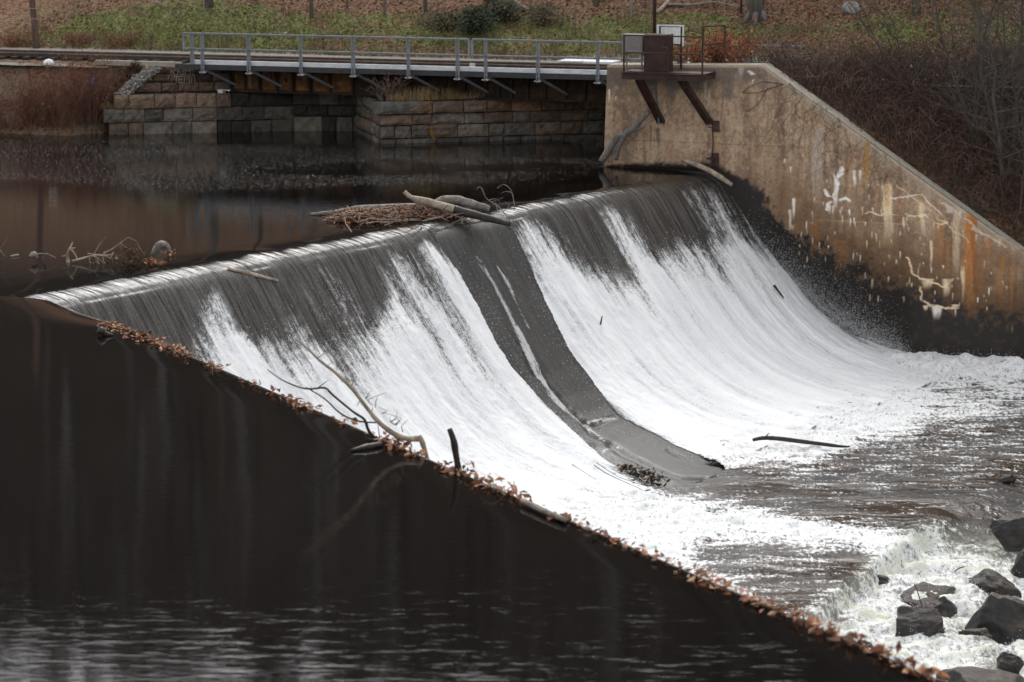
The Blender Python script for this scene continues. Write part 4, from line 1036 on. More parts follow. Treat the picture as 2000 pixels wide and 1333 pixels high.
# ------------------------------------------------------------------ trees
def grow(trunk, crown, base, h, r, seed, lean=(0, 0), nb=10, twigs=5, start=.35, droop=0., col=None, up=.6):
    rnd = random.Random(seed)
    n = 9; pts = []; rad = []
    for i in range(n):
        t = i/(n-1)
        pts.append(Vector(base)+Vector((lean[0]*h*t+rnd.gauss(0, .02*h*t), lean[1]*h*t+rnd.gauss(0, .02*h*t), h*t)))
        rad.append(r*(1.35 if i == 0 else 1)*(1-.8*t))
    pts[0].z -= .3
    trunk.tube(pts, rad, 8, col)
    for b in range(nb):
        t = start+(1-start)*(b+rnd.random())/nb
        k = min(n-2, int(t*(n-1))); p = pts[k].lerp(pts[k+1], t*(n-1)-k)
        an = rnd.uniform(0, 6.283); L = h*rnd.uniform(.22, .42)*(1.1-.6*t)
        d = Vector((math.cos(an), math.sin(an), up+rnd.uniform(-.2, .5))).normalized()
        q = p; bp = [p]; br_ = [r*(1-.8*t)*.55]
        for s in range(4):
            d = (d+Vector((rnd.gauss(0, .15), rnd.gauss(0, .15), .06-droop))).normalized(); q = q+d*L/4; bp.append(q); br_.append(br_[0]*(1-(s+1)/4.6))
        crown.tube(bp, br_, 5, col, False)
        for w in range(twigs):
            s = rnd.randint(1, 4); p2 = bp[s]; d2_ = (d+Vector((rnd.gauss(0, .6), rnd.gauss(0, .6), rnd.gauss(.1, .4)))).normalized(); L2 = L*rnd.uniform(.25, .55)
            m = p2+d2_*L2*.5+Vector((0, 0, .05*L2)); e = p2+d2_*L2+Vector((rnd.gauss(0, .1), rnd.gauss(0, .1), rnd.gauss(.1, .1)))*L2
            rr = max(.008, br_[s]*.5)
            crown.tube([p2, m, e], [rr, rr*.7, rr*.3], 3, col, False)
HT = [(608, 36, .08, 'bark_grey', 'thin grey tree left of centre on the leafy hillside'), (500, 2, .10, 'bark', 'tree on the hillside at the top edge above the long handrail'), (752, 30, .06, 'bark_grey', 'thin sapling above the bridge between grey trunk and dark bush'),
      (832, 22, .07, 'bark_grey', 'slender grey sapling left of the dark evergreen bush'), (960, 26, .24, 'bark', 'dark tree trunk behind the evergreen bush on the slope'), (1164, 14, .09, 'bark_grey', 'grey trunk at the top edge right of the fallen log'),
      (1234, 38, .06, 'bark_pale', 'pale slim sapling left of the tall brown post'), (1259, 14, .05, 'bark_grey', 'tiny sapling beside the tall brown post'), (1477, 40, .30, 'bark_grey', 'thick grey tree trunk with flared roots on the hillside'),
      (408, 14, .17, 'bark_grey', 'grey tree base amid green groundcover above the bridge end'), (1447, 26, .05, 'bark', 'dark sapling just left of the thick grey trunk'), (1790, 30, .16, 'bark_grey', 'grey trunk rising behind the tangled branches'), (678, 18, .045, 'bark_grey', 'skinny sapling between two thin grey trees')]
for i, (x, y, r, m, lab) in enumerate(HT):
    p = hillpt(x, y); t_ = empty('tree', p, lab, 'tree')
    tm, cm = MB(), MB(); grow(tm, cm, p, 14+r*20 if r > .06 else 7, r, 50+i, (random.uniform(-.04, .04), 0), 10, 5, .4)
    if r > .2:
        for k in range(6):
            an = k*1.05+.3; tm.tube([p+Vector((0, 0, .8)), p+Vector((math.cos(an)*r*1.2, math.sin(an)*r*1.2, .2)), p+Vector((math.cos(an)*r*2.4, math.sin(an)*r*2.4, -.25))], [r*.5, r*.45, r*.25], 6)
    tm.build('trunk', M[m], t_, True); cm.build('crown', M['bark'], t_)
# woodland above the frame (seen only mirrored in the water)
wd = MB()
k = 0
for i in range(560):
    a = random.uniform(-85, 75); b = random.uniform(17, 128) if i < 330 else random.uniform(95, 132)
    z_ = float(hill_z(np.array(a), np.array(b))); p = B(a, b, z_)
    grow(wd, wd, p, random.uniform(9, 19), random.uniform(.12, .34), 900+i, (random.uniform(-.05, .05), 0), 9, 3, .3, 0, random.choice([(1, 1, 1), (.7, .68, .65), (1.5, 1.45, 1.4), (2.4, 2.4, 2.4), (4, 4, 4)]))
for i in range(70):
    a = random.uniform(14, 48); b = random.uniform(14, 48); p = B(a, b, float(hill_z(np.array(a), np.array(b))))
    grow(wd, wd, p, random.uniform(15, 24), random.uniform(.16, .34), 2900+i, (random.uniform(-.05, .05), 0), 12, 6, .3, 0, random.choice([(1, 1, 1), (.7, .68, .65), (1.5, 1.45, 1.4)]))
wd.build('woodland', M['wood_far'], None, False, 'bare brown woodland covering the hill above the track', 'woodland', kind='stuff')

# fallen logs on the slope
def stick(name, pts, rad, mat, label, cat, parent=None, sides=8, smooth=True, extra=None, sub=3, jit=.0, group=None):
    pts = [Vector(p) for p in pts]
    P = []; Rr = []
    n = len(pts)
    if not hasattr(rad, '__len__'): rad = [rad]*n
    for i in range(n-1):
        p0 = pts[max(i-1, 0)]; p1 = pts[i]; p2 = pts[i+1]; p3 = pts[min(i+2, n-1)]
        for s in range(sub):
            t = s/sub
            q = .5*((2*p1)+(p2-p0)*t+(2*p0-5*p1+4*p2-p3)*t*t+(3*p1-p0-3*p2+p3)*t**3)
            P.append(q+Vector((random.gauss(0, jit), random.gauss(0, jit), random.gauss(0, jit)))); Rr.append((rad[i]*(1-t)+rad[i+1]*t)*random.uniform(.92, 1.08))
    P.append(pts[-1]); Rr.append(rad[-1])
    mb = extra or MB(); mb.tube(P, Rr, sides)
    if extra is None: return mb.build(name, mat, parent, smooth, label, cat, group)
def hl(pts, off=.12): return [hillpt(x, y)+Vector((0, -.1, off)) for x, y in pts]
stick('fallen_log', hl([(1000, 6), (1015, 18), (1033, 26)]), [.17, .14, .09], M['drift_grey'], 'grey fallen log on leaves behind the evergreen bush', 'log')
stick('fallen_log', hl([(1284, 30), (1298, 16), (1306, 6)]), [.1, .09, .07], M['drift'], 'leaning pale log on the slope right of the tall brown post', 'log')
stick('fallen_branch', hl([(1300, 14), (1350, 15), (1400, 10), (1445, 22)]), [.07, .06, .05, .03], M['drift_grey'], 'long grey fallen branch left of the thick grey trunk', 'branch')
stick('fallen_branch', hl([(306, 8), (318, 16), (330, 18)]), [.05, .04, .02], M['drift_grey'], 'short crooked grey branch in grass above the bridge end', 'branch')
# boulder on the hill
def rock(name, c, size, seed, mat, label, rot=0., cat='rock', group=None, cuts=5, sub=5, tilt=0.):
    import bmesh
    rnd = random.Random(seed); bm = bmesh.new(); bmesh.ops.create_icosphere(bm, subdivisions=sub, radius=1)
    pl = []
    for k in range(cuts*5+3):
        v = Vector((rnd.gauss(0, 1), rnd.gauss(0, 1), rnd.gauss(0, 1))).normalized(); pl.append((v, rnd.uniform(.55, .9) if cuts else rnd.uniform(.8, .95)))
    for v in bm.verts:
        p = v.co.copy()
        for n_, d_ in pl:
            e = p.dot(n_)-d_
            if e > 0: p -= n_*e*.99
        v.co = p
    co = np.array([v.co[:] for v in bm.verts])
    d_ = fbm(co[:, 0]*3.1+seed, co[:, 1]*3+co[:, 2]*2.7, seed, 5)-.5
    Mx = Matrix.Rotation(rot, 3, 'Z') @ Matrix.Rotation(tilt, 3, 'Y')
    for v, q in zip(bm.verts, d_):
        p = v.co*(1+(.34 if cuts else .14)*q); v.co = Mx @ Vector((p.x*size[0], p.y*size[1], p.z*size[2]))
    me = bpy.data.meshes.new(name); bm.to_mesh(me); bm.free(); me.materials.append(mat)
    me.polygons.foreach_set('use_smooth', [True]*len(me.polygons))
    o = link(name, me, None, label, cat, group); o.location = c
    return o
rock('boulder', hillpt(1663, 24)+UP*.12, (.42, .36, .36), 3, M['boulder'], 'rounded pale grey boulder on the leafy slope at upper right', cuts=1)
# evergreen bushes on the slope
def bush(p, rx, rz, n, cols, label, cat, size=.07, twigcol=None, name='bush'):
    t_ = empty(name, p, label, cat)
    mb = MB()
    for i in range(n):
        v = Vector((random.gauss(0, .42), random.gauss(0, .42), 0)); hgt = random.random()**.8
        r_ = 1-.5*abs(hgt-.4)
        q = p+Vector((v.x*rx*r_, v.y*rx*r_, hgt*rz*random.uniform(.7, 1.1)))
        s = size*random.uniform(.6, 1.4); d = Vector((random.gauss(0, 1), random.gauss(0, 1), random.gauss(0, .6))).normalized(); u = d.orthogonal().normalized()*.45
        mb.add([q-d*s, q+u*s, q+d*s, q-u*s], [(0, 1, 2, 3)], random.choice(cols))
    mb.build('foliage', M['leaf'], t_)
    mb = MB()
    for i in range(40):
        an = random.uniform(0, 6.28); e = p+Vector((math.cos(an)*rx*random.random()*.8, math.sin(an)*rx*.6*random.random(), rz*random.uniform(.6, 1.15)))
        mb.tube([p, p.lerp(e, .5)+Vector((0, 0, .1)), e], [.02, .014, .006], 3, twigcol or (1, 1, 1), False)
    mb.build('stem', M['twig_dark'], t_)
EG = [(.03, .05, .025), (.045, .065, .03), (.02, .035, .02), (.07, .07, .035)]
OL = [(.09, .085, .04), (.12, .09, .05), (.07, .075, .035), (.15, .10, .06)]
bush(hillpt(928, 66), 1.0, 1.15, 2600, EG, 'dark green evergreen bush on the slope behind the bridge', 'bush')
bush(hillpt(985, 42), .9, .9, 1600, EG+OL, 'olive green bush just right of the dark evergreen bush', 'bush')
bush(hillpt(870, 55), 1.4, .7, 1500, OL, 'low olive brown scrub left of the dark evergreen bush', 'bush')
bush(hillpt(1060, 48), 1.1, .9, 1300, OL, 'brown green scrub right of the olive bush near fallen log', 'bush')
# leaf litter and grass on the hillside
lit = MB(); grs = MB()
LC = [(.20, .085, .04), (.26, .12, .055), (.15, .07, .04), (.32, .17, .09), (.12, .055, .035), (.24, .15, .09)]
GC = [(.08, .13, .03), (.10, .15, .04), (.17, .15, .07), (.26, .2, .11), (.07, .085, .03), (.22, .15, .08)]
for i in range(26000):
    a = random.uniform(-12, 42); b = 6.4+random.random()**1.2*11
    x, y = (P0+BE*a+BN*b).xy; 
    zz = None
    A1 = np.array(a); B1 = np.array(b)
    lit_z = (a, b)
    if i == 0: abuf = []
    abuf.append((a, b))
ab = np.array(abuf); hz = hill_z(ab[:, 0], ab[:, 1]); wx = P0.x+BE.x*ab[:, 0]+BN.x*ab[:, 1]; wy = P0.y+BE.y*ab[:, 0]+BN.y*ab[:, 1]
gf = grass_f(ab[:, 0], ab[:, 1], wx, wy, hz)
gn = gf+(fbm(wx*.5, wy*.5, 77)-.5)*1.2
for i in range(len(ab)):
    p = Vector((wx[i], wy[i], hz[i]+.03))
    if gn[i] < .46 or random.random() < .3:
        s = random.uniform(.035, .075); t = random.uniform(0, 6.28)
        d = Vector((math.cos(t), math.sin(t), random.uniform(-.3, .6)))*s; u = Vector((-math.sin(t), math.cos(t), random.uniform(-.2, .9)))*s*.7
        lit.add([p-d, p+u, p+d, p-u], [(0, 1, 2, 3)], random.choice(LC))
    else:
        c = random.choice(GC)
        for k in range(3):
            h = random.uniform(.08, .22); s = Vector((random.uniform(-1, 1), random.uniform(-1, 1), 0))*.02; l = Vector((random.gauss(0, .1), random.gauss(0, .1), h)); o_ = Vector((random.gauss(0, .06), random.gauss(0, .06), -.04))
            grs.add([p+o_-s, p+o_+s, p+o_+l], [(0, 1, 2)], c)
lit.build('leaf_litter', M['leaf'], None, False, 'fallen brown leaves scattered over the wooded slope', 'leaves', kind='stuff')
grs.build('grass', M['grassblade'], None, False, 'short rough green and straw grass on the slope behind the track', 'grass', kind='stuff')
wk = MB()
WC = [(.24, .17, .10), (.17, .11, .075), (.33, .25, .15), (.12, .085, .06), (.2, .12, .07)]
for i in range(260):
    a = random.uniform(-12, 40); b = 6.3+abs(random.gauss(0, 2.2)); c0 = B(a, b, 0); k_ = random.choice(WC)
    for j in range(random.randint(6, 16)):
        p = c0+Vector((random.gauss(0, .22), random.gauss(0, .2), 0)); aa_ = (p-P0).dot(BE); bb_ = (p-P0).dot(BN); p.z = float(hill_z(np.array(aa_), np.array(bb_)))
        h = random.uniform(.2, .65); l = Vector((random.gauss(0, .25), random.gauss(0, .2), 0))*h
        wk.tube([p, p+l*.4+Vector((0, 0, h*.6)), p+l+Vector((0, 0, h))], [.010, .008, .004], 3, k_, False)
for i in range(46):
    p = hillpt(random.uniform(300, 1900), random.uniform(2, 60)); h = random.uniform(.8, 2.6)
    wk.tube([p, p+Vector((random.gauss(0, .05), 0, h*.5)), p+Vector((random.gauss(0, .2), random.gauss(0, .1), h))], [.02, .014, .006], 4, random.choice([(.3, .27, .24), (.2, .17, .15), (.14, .11, .09)]), False)
wk.build('dry_weeds', M['grassblade'], None, False, 'dry brown weed stalks and wispy saplings along the foot of the slope', 'weeds', kind='stuff')
# ------------------------------------------------------------------ shrubs: left bank, right thicket
def shrub(p, n, h, spread, label, mat='twig_red', cols=None, leafcols=None, nl=0, name='bare_shrub', thick=.012, leafsize=.05, cat='shrub', group=None, curve=.2, sub=3):
    t_ = empty(name, p, label, cat, group)
    mb = MB(); lf = MB(); cols = cols or [(1, 1, 1), (.7, .7, .7), (1.4, 1.3, 1.2)]
    for i in range(n):
        an = random.uniform(0, 6.28); rr = random.random()**.5*spread*.35
        b = p+Vector((math.cos(an)*rr, math.sin(an)*rr, -.1)); hh = h*random.uniform(.5, 1.1)
        out = Vector((math.cos(an), math.sin(an), 0))*spread*random.uniform(.1, .75)
        pts = [b, b+out*.25+Vector((random.gauss(0, .05), random.gauss(0, .05), hh*.35)), b+out*.6+Vector((random.gauss(0, .08), random.gauss(0, .08), hh*.7)), b+out+Vector((random.gauss(0, curve), random.gauss(0, curve), hh))]
        c = random.choice(cols)
        mb.tube(pts, [thick, thick*.8, thick*.6, thick*.3], 3, c, False)
        for k in range(sub):
            s = random.choice((1, 2)); q = pts[s].lerp(pts[s+1], random.random()); e = q+Vector((random.gauss(0, .25), random.gauss(0, .25), random.uniform(.1, .5)))*h*.4
            mb.tube([q, q.lerp(e, .5)+Vector((random.gauss(0, .03), 0, .02)), e], [thick*.5, thick*.4, thick*.2], 3, c, False)
            if leafcols and random.random() < nl: leafquad(lf, e, leafsize, leafcols)
        if leafcols:
            for k in range(3):
                if random.random() < nl: leafquad(lf, pts[random.choice((1, 2, 3))]+Vector((random.gauss(0, .08), random.gauss(0, .08), random.gauss(0, .08))), leafsize, leafcols)
    mb.build('branches', M[mat], t_)
    if lf.v: lf.build('foliage', M['leaf'], t_)
    return t_
def leafquad(mb, p, s, cols, flat=1.0):
    s *= random.uniform(.6, 1.4); d = Vector((random.gauss(0, 1), random.gauss(0, 1), random.gauss(0, 1)*flat)).normalized(); u = d.orthogonal().normalized()
    u = Matrix.Rotation(random.uniform(0, 6.28), 3, d) @ u
    if flat < 1: u = Vector((u.x, u.y, u.z*flat)).normalized()
    w = d.cross(u)*.25*s
    mb.add([p-d*s, p+u*s*.5+w, p+d*s, p-u*s*.5+w], [(0, 1, 2, 3)], random.choice(cols))
def bankpt(px_, py_):
    d = Vector(ray(px_, py_)); c = Vector((0, 0, CAMZ))
    for t in np.arange(90, 125, .1):
        p = c+d*t; a = (p-P0).dot(BE); b = (p-P0).dot(BN)
        if b > -2.9 and p.z < float(bank_z(np.array(a), np.array(min(b, .6)))): return p
    return c+d*103
RL = [(.22, .09, .05), (.28, .13, .07), (.16, .07, .04)]
for i, (x, y, n, h, s, lab) in enumerate([(20, 245, 150, 1.7, 2.0, 'dense red brown bare shrub at the left edge of the bank'), (75, 240, 150, 1.9, 1.8, 'red brown bare shrub second from the left edge, over the water'), (125, 242, 190, 2.4, 1.9, 'tall red brown bare shrub in the middle of the bank thicket'),
                                      (172, 236, 210, 2.75, 1.7, 'red brown bare shrub with a blue rag in its twigs'), (205, 235, 60, 1.7, 1.2, 'thin red brown shrub beside the stone abutment'), (30, 205, 30, .7, 1.6, 'low rusty shrub higher on the left bank'), (100, 200, 30, .8, 1.6, 'low brown shrub below the white sack')]):
    shrub(bankpt(x, y), n, h, s, lab, leafcols=RL, nl=.35, thick=.011)
for i, (x, y, lab) in enumerate([(8, 92, 'orange tinted brush at the left edge behind the track'), (42, 92, 'yellowish brush left of the utility pole'), (235, 92, 'grey brown brush behind the track right of the utility pole'), (150, 88, 'low weedy brush just right of the utility pole')]):
    shrub(hillpt(x, y), 70, .75, 1.2, lab, leafcols=[[(.3, .13, .06), (.24, .11, .05)], [(.22, .18, .06), (.28, .15, .06)], RL, RL][i], nl=.8, thick=.009)
p = bankpt(178, 165); mb = MB(); q0 = aty(183, 152, p.y-1.0); q1 = aty(178, 163, p.y-1.0); q2 = aty(175, 175, p.y-1.0)
mb.tube([q0, q1, q2], [.035, .06, .015], 5); mb.build('blue_rag', M['blue'], None, False, 'strip of blue plastic caught in the bank shrubs', 'rag')
# white sack on the ballast
o_ = rock('white_sack', B(bpt(95, 116, .45)[0], .45, 2.78), (.24, .2, .18), 12, M['white'], 'crumpled white sack lying on the ballast left of the shrubs', cat='sack', cuts=0)
# broken dark leaves pile on gravel
mb = MB(); c = B(bpt(262, 124, .4)[0], .4, 2.72)
for i in range(120): leafquad(mb, c+Vector((random.gauss(0, .14), random.gauss(0, .1), abs(random.gauss(0, .08)))), .07, [(.12, .06, .045), (.08, .045, .035)])
mb.build('leaf_pile', M['leaf'], None, False, 'small heap of dark dead leaves on the gravel by the kerb', 'leaf pile')
# pale gravel chute beside abutment
gx = MB()
for i in range(1400):
    t = random.random(); u = random.random()
    c = B(bpt(245+45*(1-t)+u*26-12, 125+60*t, 0)[0], .5-1.0*t, 2.72-1.15*t); s = random.uniform(.02, .05)
    gx.box(c+Vector((random.gauss(0, .05), random.gauss(0, .2), random.gauss(0, .03))), (s*2, s*1.5, s), (Vector((math.cos(i), math.sin(i), .3)).normalized(), Vector((-math.sin(i), math.cos(i), 0)), UP), random.choice([(.42, .41, .4), (.32, .31, .3), (.52, .51, .5)]))
gx.build('pale_gravel', M['stone'], None, False, 'spill of pale grey crushed stone beside the stone abutment', 'gravel', kind='stuff')
# brush behind pier
pb = atplane(756, 192, pL+back*.5, back); shrub(Vector((pb.x, pb.y, 1.66)), 26, 1.15, 1.1, 'small leafless grey shrub growing at the left end of the pier', mat='twig_dark', cols=[(2.2, 2.1, 2.1), (1.6, 1.5, 1.5)], thick=.014, sub=7)
# yellow creeper on pier
mb = MB()
for i in range(60):
    t = random.random(); pp = atplane(840+random.gauss(0, 2.5)+t*8, 248+t*28, pL-back*.12, back); leafquad(mb, pp, .035, [(.5, .27, .03), (.4, .2, .03)])
mb.build('creeper', M['leaf'], None, False, 'little yellow leaved creeper hanging on the pier stones', 'creeper')

# right-hand thicket
th = MB()
TC = [(1, .9, .85), (.7, .62, .58), (1.5, 1.35, 1.25), (1.1, .85, .75), (.5, .45, .42)]
def E(a, b, dz=0): return WA+WD*a-WN*b+Vector((0, 0, emb_z(a, b)+dz))
cnt = 0
while cnt < 9600:
    a = random.uniform(a_c-.8, 27); b = random.uniform(.7, 11.8)
    if a < a_c+1 and random.random() < .4: continue
    p = E(a, b, -.05); h = random.uniform(.6, 1.7)*(1.0 if a > a_c+1.5 else .6)
    d = Vector((random.gauss(0, .55), random.gauss(-.15, .5), 0)); droop = random.uniform(0, .9)
    pts = [p, p+d*.3*h+Vector((0, 0, h*.55)), p+d*.75*h+Vector((random.gauss(0, .1), random.gauss(0, .1), h*(.95-.1*droop))), p+d*1.25*h+Vector((random.gauss(0, .15), random.gauss(0, .15), h*(1.05-.7*droop)))]
    th.tube(pts, [.012, .010, .008, .004], 3, random.choice(TC), False)
    cnt += 1
for i in range(1500):
    a = random.uniform(a_c, 27); b = random.uniform(.7, 8.8); p = E(a, b, random.uniform(.3, 1.1)); L = random.uniform(.5, 1.6); an = random.uniform(0, 6.28)
    v = Vector((math.cos(an), math.sin(an)*.6, random.gauss(0, .3)))*L
    th.tube([p, p+v*.5+Vector((0, 0, random.uniform(-.1, .25))), p+v], [.010, .009, .004], 3, random.choice(TC), False)
th.build('bramble_thicket', M['twig_dark'], None, False, 'dense dark brown bramble thicket covering the slope behind the concrete wall', 'brambles', kind='stuff')
lf = MB()
for i in range(5200):
    a = random.uniform(a_c+1, 27); b = random.uniform(.6, 8.8); dn_ = random.random()
    if random.random() > .25+.03*(a-a_c)*2: continue
    leafquad(lf, E(a, b, random.uniform(0, .15) if dn_ < .75 else random.uniform(.2, 1.0)), .07, [(.16, .07, .04), (.22, .1, .055), (.1, .05, .035), (.28, .13, .07)] if dn_ < .92 else [(.16, .15, .05), (.25, .06, .04)])
lf.build('leaf_litter', M['leaf'], None, False, 'dead leaves among the brambles on the bank behind the wall', 'leaves', kind='stuff')
# creepers over the wall face
for i, (x0, x1, n, lab) in enumerate([(1540, 1650, 34, 'dark leafless creeper trailing over the wall below its sloping corner'), (1690, 1780, 14, 'sparse wiry creeper hanging over the middle of the sloping wall edge')]):
    mb = MB()
    for k in range(n):
        x = random.uniform(x0, x1); yt = 127+(x-1488)*.716 if x > 1488 else 127
        y = yt-4; pts = [wallpt(x, y, .05)]
        for s in range(random.randint(5, 11)):
            x += random.gauss(-2, 9); y += random.uniform(2, 20); pts.append(wallpt(x, y, random.uniform(.03, .09)))
        mb.tube(pts, random.uniform(.003, .007), 3, (.8, .7, .62), False)
    mb.build('creeper', M['twig_dark'], None, False, lab, 'creeper')
# sumac at the wall corner, orange shrub, tangled trees
def wtop(px_, py_, off): return wallpt(px_, py_, -off)
SR = [(.16, .02, .02), (.2, .03, .025)]
for i, (x, y, n, h, lab) in enumerate([(1380, 121, 60, 1.25, 'orange leaved shrub just right of the platform railing'), (1425, 120, 90, 1.5, 'larger orange leaved shrub on top of the concrete wall'), (1350, 121, 40, 1.0, 'small orange leaved shrub beneath the white board')]):
    p = wtop(x, y, 1.6); p.z = 3.55
    shrub(p, n, h, 1.1, lab, mat='twig_red', leafcols=[(.40, .14, .05), (.32, .11, .04), (.48, .2, .08)], nl=.85, thick=.012, leafsize=.075, sub=5)
for i, (x, y, off, h, lab) in enumerate([(1500, 128, 2.2, 1.9, 'bare sumac with dark red seed heads at the corner of the wall'), (1560, 150, 3.0, 2.3, 'bare grey sumac behind the end of the handrail'), (1620, 160, 4.0, 2.6, 'spreading bare shrub in front of the white slab')]):
    p = wtop(x, y, off); a_ = (p-WA).dot(WD); p = E(a_, off)
    t_ = shrub(p, 16, h, 2.6, lab, mat='twig_dark', cols=[(1.6, 1.4, 1.3), (1.1, .95, .9), (2.4, 2.2, 2.1)], thick=.02, sub=7, curve=.4)
    sh = MB()
    for k in range(12):
        q = p+Vector((random.gauss(0, .9), random.gauss(0, .5), h*random.uniform(.6, 1.15))); sh.tube([q, q+Vector((.01, 0, .07)), q+Vector((.02, 0, .16))], [.022, .03, .006], 5, random.choice(SR))
    sh.build('seed_head', M['leaf'], t_)
# sumac stems drooping over the wall
mb = MB(); ends = []
for pts in ([(1530, 165), (1490, 160), (1460, 172), (1442, 190)], [(1530, 165), (1480, 182), (1455, 182), (1445, 178)], [(1500, 172), (1480, 205), (1460, 218), (1452, 214)], [(1600, 150), (1550, 150), (1520, 135), (1500, 125)]):
    q = [wallpt(x, y, .25-.1*k) for k, (x, y) in enumerate(pts)]; mb.tube(q, [.018, .014, .010, .006], 4, (.7, .6, .55)); ends.append(q[-1])
dr = mb.build('bare_shrub', M['twig_dark'], None, False, 'thin sumac twigs with red tips drooping over the top of the wall', 'shrub')
sh = MB()
for q in ends[:3]: sh.tube([q+Vector((.05, 0, -.05)), q, q+Vector((-.03, 0, .09))], [.02, .03, .006], 5, SR[0])
sh.build('seed_head', M['leaf'], dr)
def tangle(px_, py_, b, h, r, n, lab, lean, seed, mat='bark', tw=7, leaves=0):
    p0 = wallpt(px_, py_, -b); a_ = (p0-WA).dot(WD); p = E(a_, b)
    t_ = empty('bare_tree', p, lab, 'tree'); tm, cm = MB(), MB()
    for k in range(n):
        grow(tm, cm, p+Vector((random.gauss(0, .25), random.gauss(0, .2), 0)), h*random.uniform(.75, 1.1), r*random.uniform(.6, 1), seed+k, (lean+random.gauss(0, .12), random.gauss(0, .05)), 14, tw, .12, .03, None, .35)
    tm.build('trunk', M[mat], t_, True); cm.build('crown', M[mat], t_)
    if leaves:
        lf = MB()
        for i in range(leaves):
            k = random.choice(((-.9, 3.4), (-.3, 2.6), (.3, 3.2), (-1.2, 4.3)))
            leafquad(lf, p+Vector((k[0]*1.2+random.gauss(0, .45), random.gauss(-.2, .5), k[1]+random.gauss(0, .3))), .085, [(.17, .085, .05), (.22, .12, .07), (.12, .06, .04), (.27, .16, .1)])
        lf.build('foliage', M['leaf'], t_)
tangle(1960, 330, 2.2, 8.5, .09, 4, 'dark multi stemmed bare tree at the right edge of the bank', -.02, 300, 'bark_mid', 13)
tangle(1905, 260, 3.5, 7.5, .07, 3, 'grey leaning bare tree left of the dark multi stemmed tree', -.22, 320, 'bark_mid', 12)
tangle(1870, 230, 4.5, 6.0, .06, 3, 'small tree still holding curled brown leaves on the bank', -.12, 340, 'bark', 6, 420)
tangle(1990, 200, 4.5, 8.5, .08, 3, 'tall slim bare tree at the far right corner of the bank', .02, 360, 'bark_mid', 12)
tangle(1800, 190, 5.0, 5.0, .045, 3, 'low leaning bare tree with pale twigs reaching left', -.45, 380, 'bark_mid', 12)
tangle(2030, 380, 1.8, 8.0, .08, 3, 'bare tree partly cut by the right frame edge above the wall end', -.06, 400, 'bark', 8)

# ------------------------------------------------------------------ driftwood and debris
def zpts(L, z): return [atz(x, y, z) for x, y in L]
def ypts(L, Y): return [aty(x, y, Y) for x, y in L]
Yp = atz(860, 425, 0).y
stick('driftwood_log', ypts([(606, 418), (650, 416), (695, 411), (760, 406), (830, 404), (905, 400)], Yp+.5), [.03, .09, .13, .13, .14, .16], M['drift_grey'], 'long pale grey log lying flat behind the twig raft', 'log', jit=.01)
lg = stick('driftwood_log', ypts([(789, 374), (803, 385), (815, 390), (850, 399), (890, 410)], Yp-.3), [.07, .07, .12, .13, .13], M['drift'], 'bleached broken log with dark wet end pointing over the falls', 'log', jit=.008)
stick('wet_end', ypts([(886, 409), (915, 417), (950, 426), (998, 439)], Yp-.3), [.135, .13, .12, .06], M['wet_wood'], None, None, lg)
stick('driftwood_log', ypts([(806, 386), (820, 398), (822, 408)], Yp), [.07, .1, .13], M['drift'], 'short bleached fork under the broken log', 'log')
stick('driftwood_log', ypts([(842, 402), (862, 392), (885, 390), (920, 398), (956, 408)], Yp+.25), [.07, .13, .14, .13, .09], M['drift_grey'], 'weathered brown log behind the bleached one', 'log', jit=.008)
raft = MB()
def raftat(mb, c, rx, ry, n, hz_, cols, leafp=.4, L=.3):
    for i in range(n):
        u, v = random.gauss(0, .45), random.gauss(0, .45)
        if u*u+v*v > 1: continue
        p = c+Vector((u*rx, v*ry, hz_*(1-(u*u+v*v))*random.random()+.02))
        if random.random() < leafp: leafquad(mb, p, .065, cols[0])
        else:
            an = random.gauss(0, 1.2); l = L*random.uniform(.2, 1.2); d = Vector((math.cos(an), math.sin(an), random.gauss(0, .3)))*l
            mb.tube([p-d, p+Vector((0, 0, .02)), p+d], [.009, .013, .007], 3, random.choice(cols[1]), False)
TW = [(.34, .25, .18), (.5, .39, .29), (.16, .10, .08), (.28, .16, .11)]
LV = [(.26, .11, .06), (.34, .16, .08), (.18, .08, .05), (.42, .2, .08)]
for cx, cy, rx, n in ((720, 432, 1.3, 1300), (790, 425, 1.4, 1300), (870, 422, 1.0, 800), (690, 430, .9, 500)):
    raftat(raft, atz(cx, cy, .0), rx, .75, n, .36, (LV+[(.10, .05, .035), (.13, .07, .05)], TW), .68, .22)
for i in range(26):
    c = atz(random.uniform(675, 900), random.uniform(415, 440), .18); an = random.gauss(0, .9); d = Vector((math.cos(an), math.sin(an), random.gauss(0, .22)))*random.uniform(.3, .8)
    raft.tube([c-d, c+Vector((random.gauss(0, .06), 0, random.gauss(.04, .04))), c+d], [.022, .018, .008], 5, random.choice([(.3, .24, .19), (.12, .08, .06), (.2, .15, .12)]))
raft.build('debris_raft', M['leaf'], None, False, 'mat of twigs and dead leaves caught on the lip beside the logs', 'debris', kind='stuff')
for x, y, lab in ((706, 412, 'bright yellow leaf on the left of the twig raft'), (753, 434, 'bright yellow leaf at the front of the twig raft')):
    mb = MB(); c = aty(x, y, Yp-.8)
    mb.add([c+Vector(v)*.09 for v in ((-1, 0, -.3), (-.4, -.2, .1), (-.5, 0, .8), (.1, -.1, .4), (.4, 0, .1), (1, .1, 0), (.5, -.1, -.5), (-.3, -.2, -.6))], [(0, 1, 7), (1, 2, 3), (1, 3, 4), (1, 4, 6, 7), (4, 5, 6)]); mb.build('yellow_leaf', M['yellow'], None, False, lab, 'leaf')
